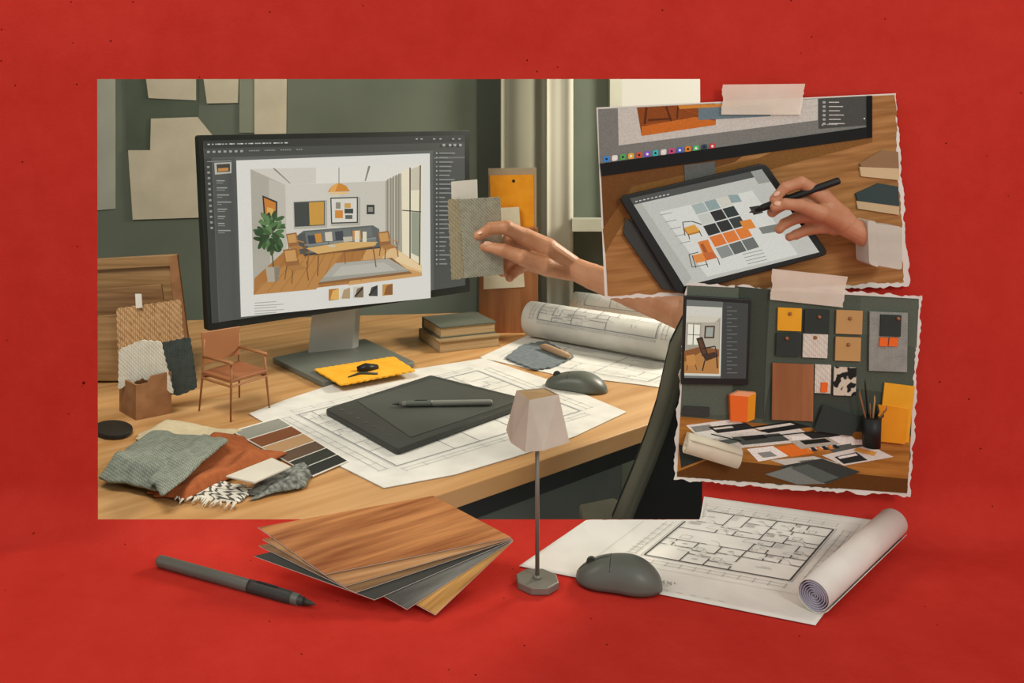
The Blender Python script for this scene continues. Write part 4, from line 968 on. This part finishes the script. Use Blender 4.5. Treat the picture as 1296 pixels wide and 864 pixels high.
# blueprint on the sweep
bq=rt('blueprint_sheet',onz(880,730,RZ),T('white floor plan sheet partly rolled, lying on red surface','blueprint'))
hb=homog([(657,716),(803,616),(1128,661),(1032,791)])
def clampp(p):
    x,y=p
    if x<890 and y<657.6: y=657.6
    return (x,y)
V=[];Fc=[];nx,ny=60,30
for j in range(ny+1):
    for i in range(nx+1):
        p=clampp(hb(j/ny,i/nx)); V.append(sweep(p[0],p[1],.0014))
for j in range(ny):
    for i in range(nx):
        a=j*(nx+1)+i; Fc.append([a,a+1,a+nx+2,a+nx+1])
mk('paper_sheet',V,Fc,PAPER,bq,smooth=True,solid=.0006)
it=[]
def addl(a,b,w=.005,c='#5b5a55'):
    n=max(1,int(math.hypot(b[0]-a[0],b[1]-a[1])/.03))
    for q in seg(hb,a,b,w,n):
        if all((p[0]>=891 or p[1]>658) for p in q): it.append((c,q))
for c,a,b,w in plan(21,.30,.34,.84,.84,.0042,.0018,'#4a4944','#9a988f',6,.15,.11): addl(a,b,w,c)
def rc(x0,y0,x1,y1,w=.005,c='#5b5a55'):
    addl((x0,y0),(x1,y0),w,c);addl((x1,y0),(x1,y1),w,c);addl((x1,y1),(x0,y1),w,c);addl((x0,y1),(x0,y0),w,c)
rc(.2,.2,.93,.91,.0016,'#b1afa6')
for k in range(12): addl((.04,.2+k*.045),(.04,.22+k*.045),.0025,'#b1afa6')
for k in range(6): addl((.86,.30+k*.06),(.86,.33+k*.06),.0025,'#8b8a83')
for k in range(14):
    v0=.42+k*.008; addl((.10+.015*math.sin(k*2.1),v0),(.10-.015*math.sin(k*2.1+1),v0+.006),.0026,'#66655f')
for k in range(9): addl((.075,.43+k*.01),(.077,.436+k*.01),.0025,'#8c8a82')
for k in range(8): addl((.24+k*.03,.27),(.24+k*.03,.30),.002,'#8c8a82')
V=[];Fc=[];Cl=[]
for col,pts in it:
    k=len(V); V+=[sweep(p[0],p[1],.0024) for p in pts]; Fc.append([k,k+1,k+2,k+3]); Cl.append(lin(col))
mk('floor_plan_drawing',V,Fc,DRAW,bq,cols=Cl)
A=W(1030,757,.955); A.z=RZ+.0195; B=W(1131,661,1.105)
roll('rolled_end',A,B,.0172,PAPER,None,turns=7,lines=False,parent=bq,open_=.0019,inner=LAV)
mouse('computer_mouse',onz(783,741,RZ)+Vector((0,0,.002)),.0455,.027,.030,math.radians(-16),T('grey-green wireless mouse resting on the floor plan','computer mouse'),mat=GREY)
# ---------------------------------------------------------------- camera, light
cam=bpy.data.cameras.new('camera'); co=bpy.data.objects.new('camera',cam); S.collection.objects.link(co); S.camera=co
co.location=(0,0,ZC); co.rotation_euler=(math.pi/2,0,0); cam.sensor_width=36; cam.lens=36*F/1296
cam.shift_x=(648-CX)/1296; cam.shift_y=-(432-H0)/1296; cam.clip_start=.02
w=bpy.data.worlds.new('world'); S.world=w; w.use_nodes=True
w.node_tree.nodes['Background'].inputs['Color'].default_value=(1,.97,.93,1); w.node_tree.nodes['Background'].inputs['Strength'].default_value=.74
def area(name,loc,tgt,size,power,col=(1,1,1)):
    l=bpy.data.lights.new(name,'AREA'); l.size=size; l.energy=power; l.color=col
    o=bpy.data.objects.new(name,l); S.collection.objects.link(o); o.location=loc
    o.rotation_euler=(Vector(tgt)-Vector(loc)).to_track_quat('-Z','Y').to_euler()
area('key_front',(1.2,-1.1,2.3),(.15,1.1,.95),.6,17,(1,.97,.93))
area('window_light',(1.35,2.3,1.7),(-.1,1.85,.8),.4,33,(1,.92,.78))
area('room_fill',(-.6,1.3,1.85),(0,2.4,1.0),.5,13,(1,.95,.86))
S.view_settings.view_transform='Standard'
S.view_settings.look='None'
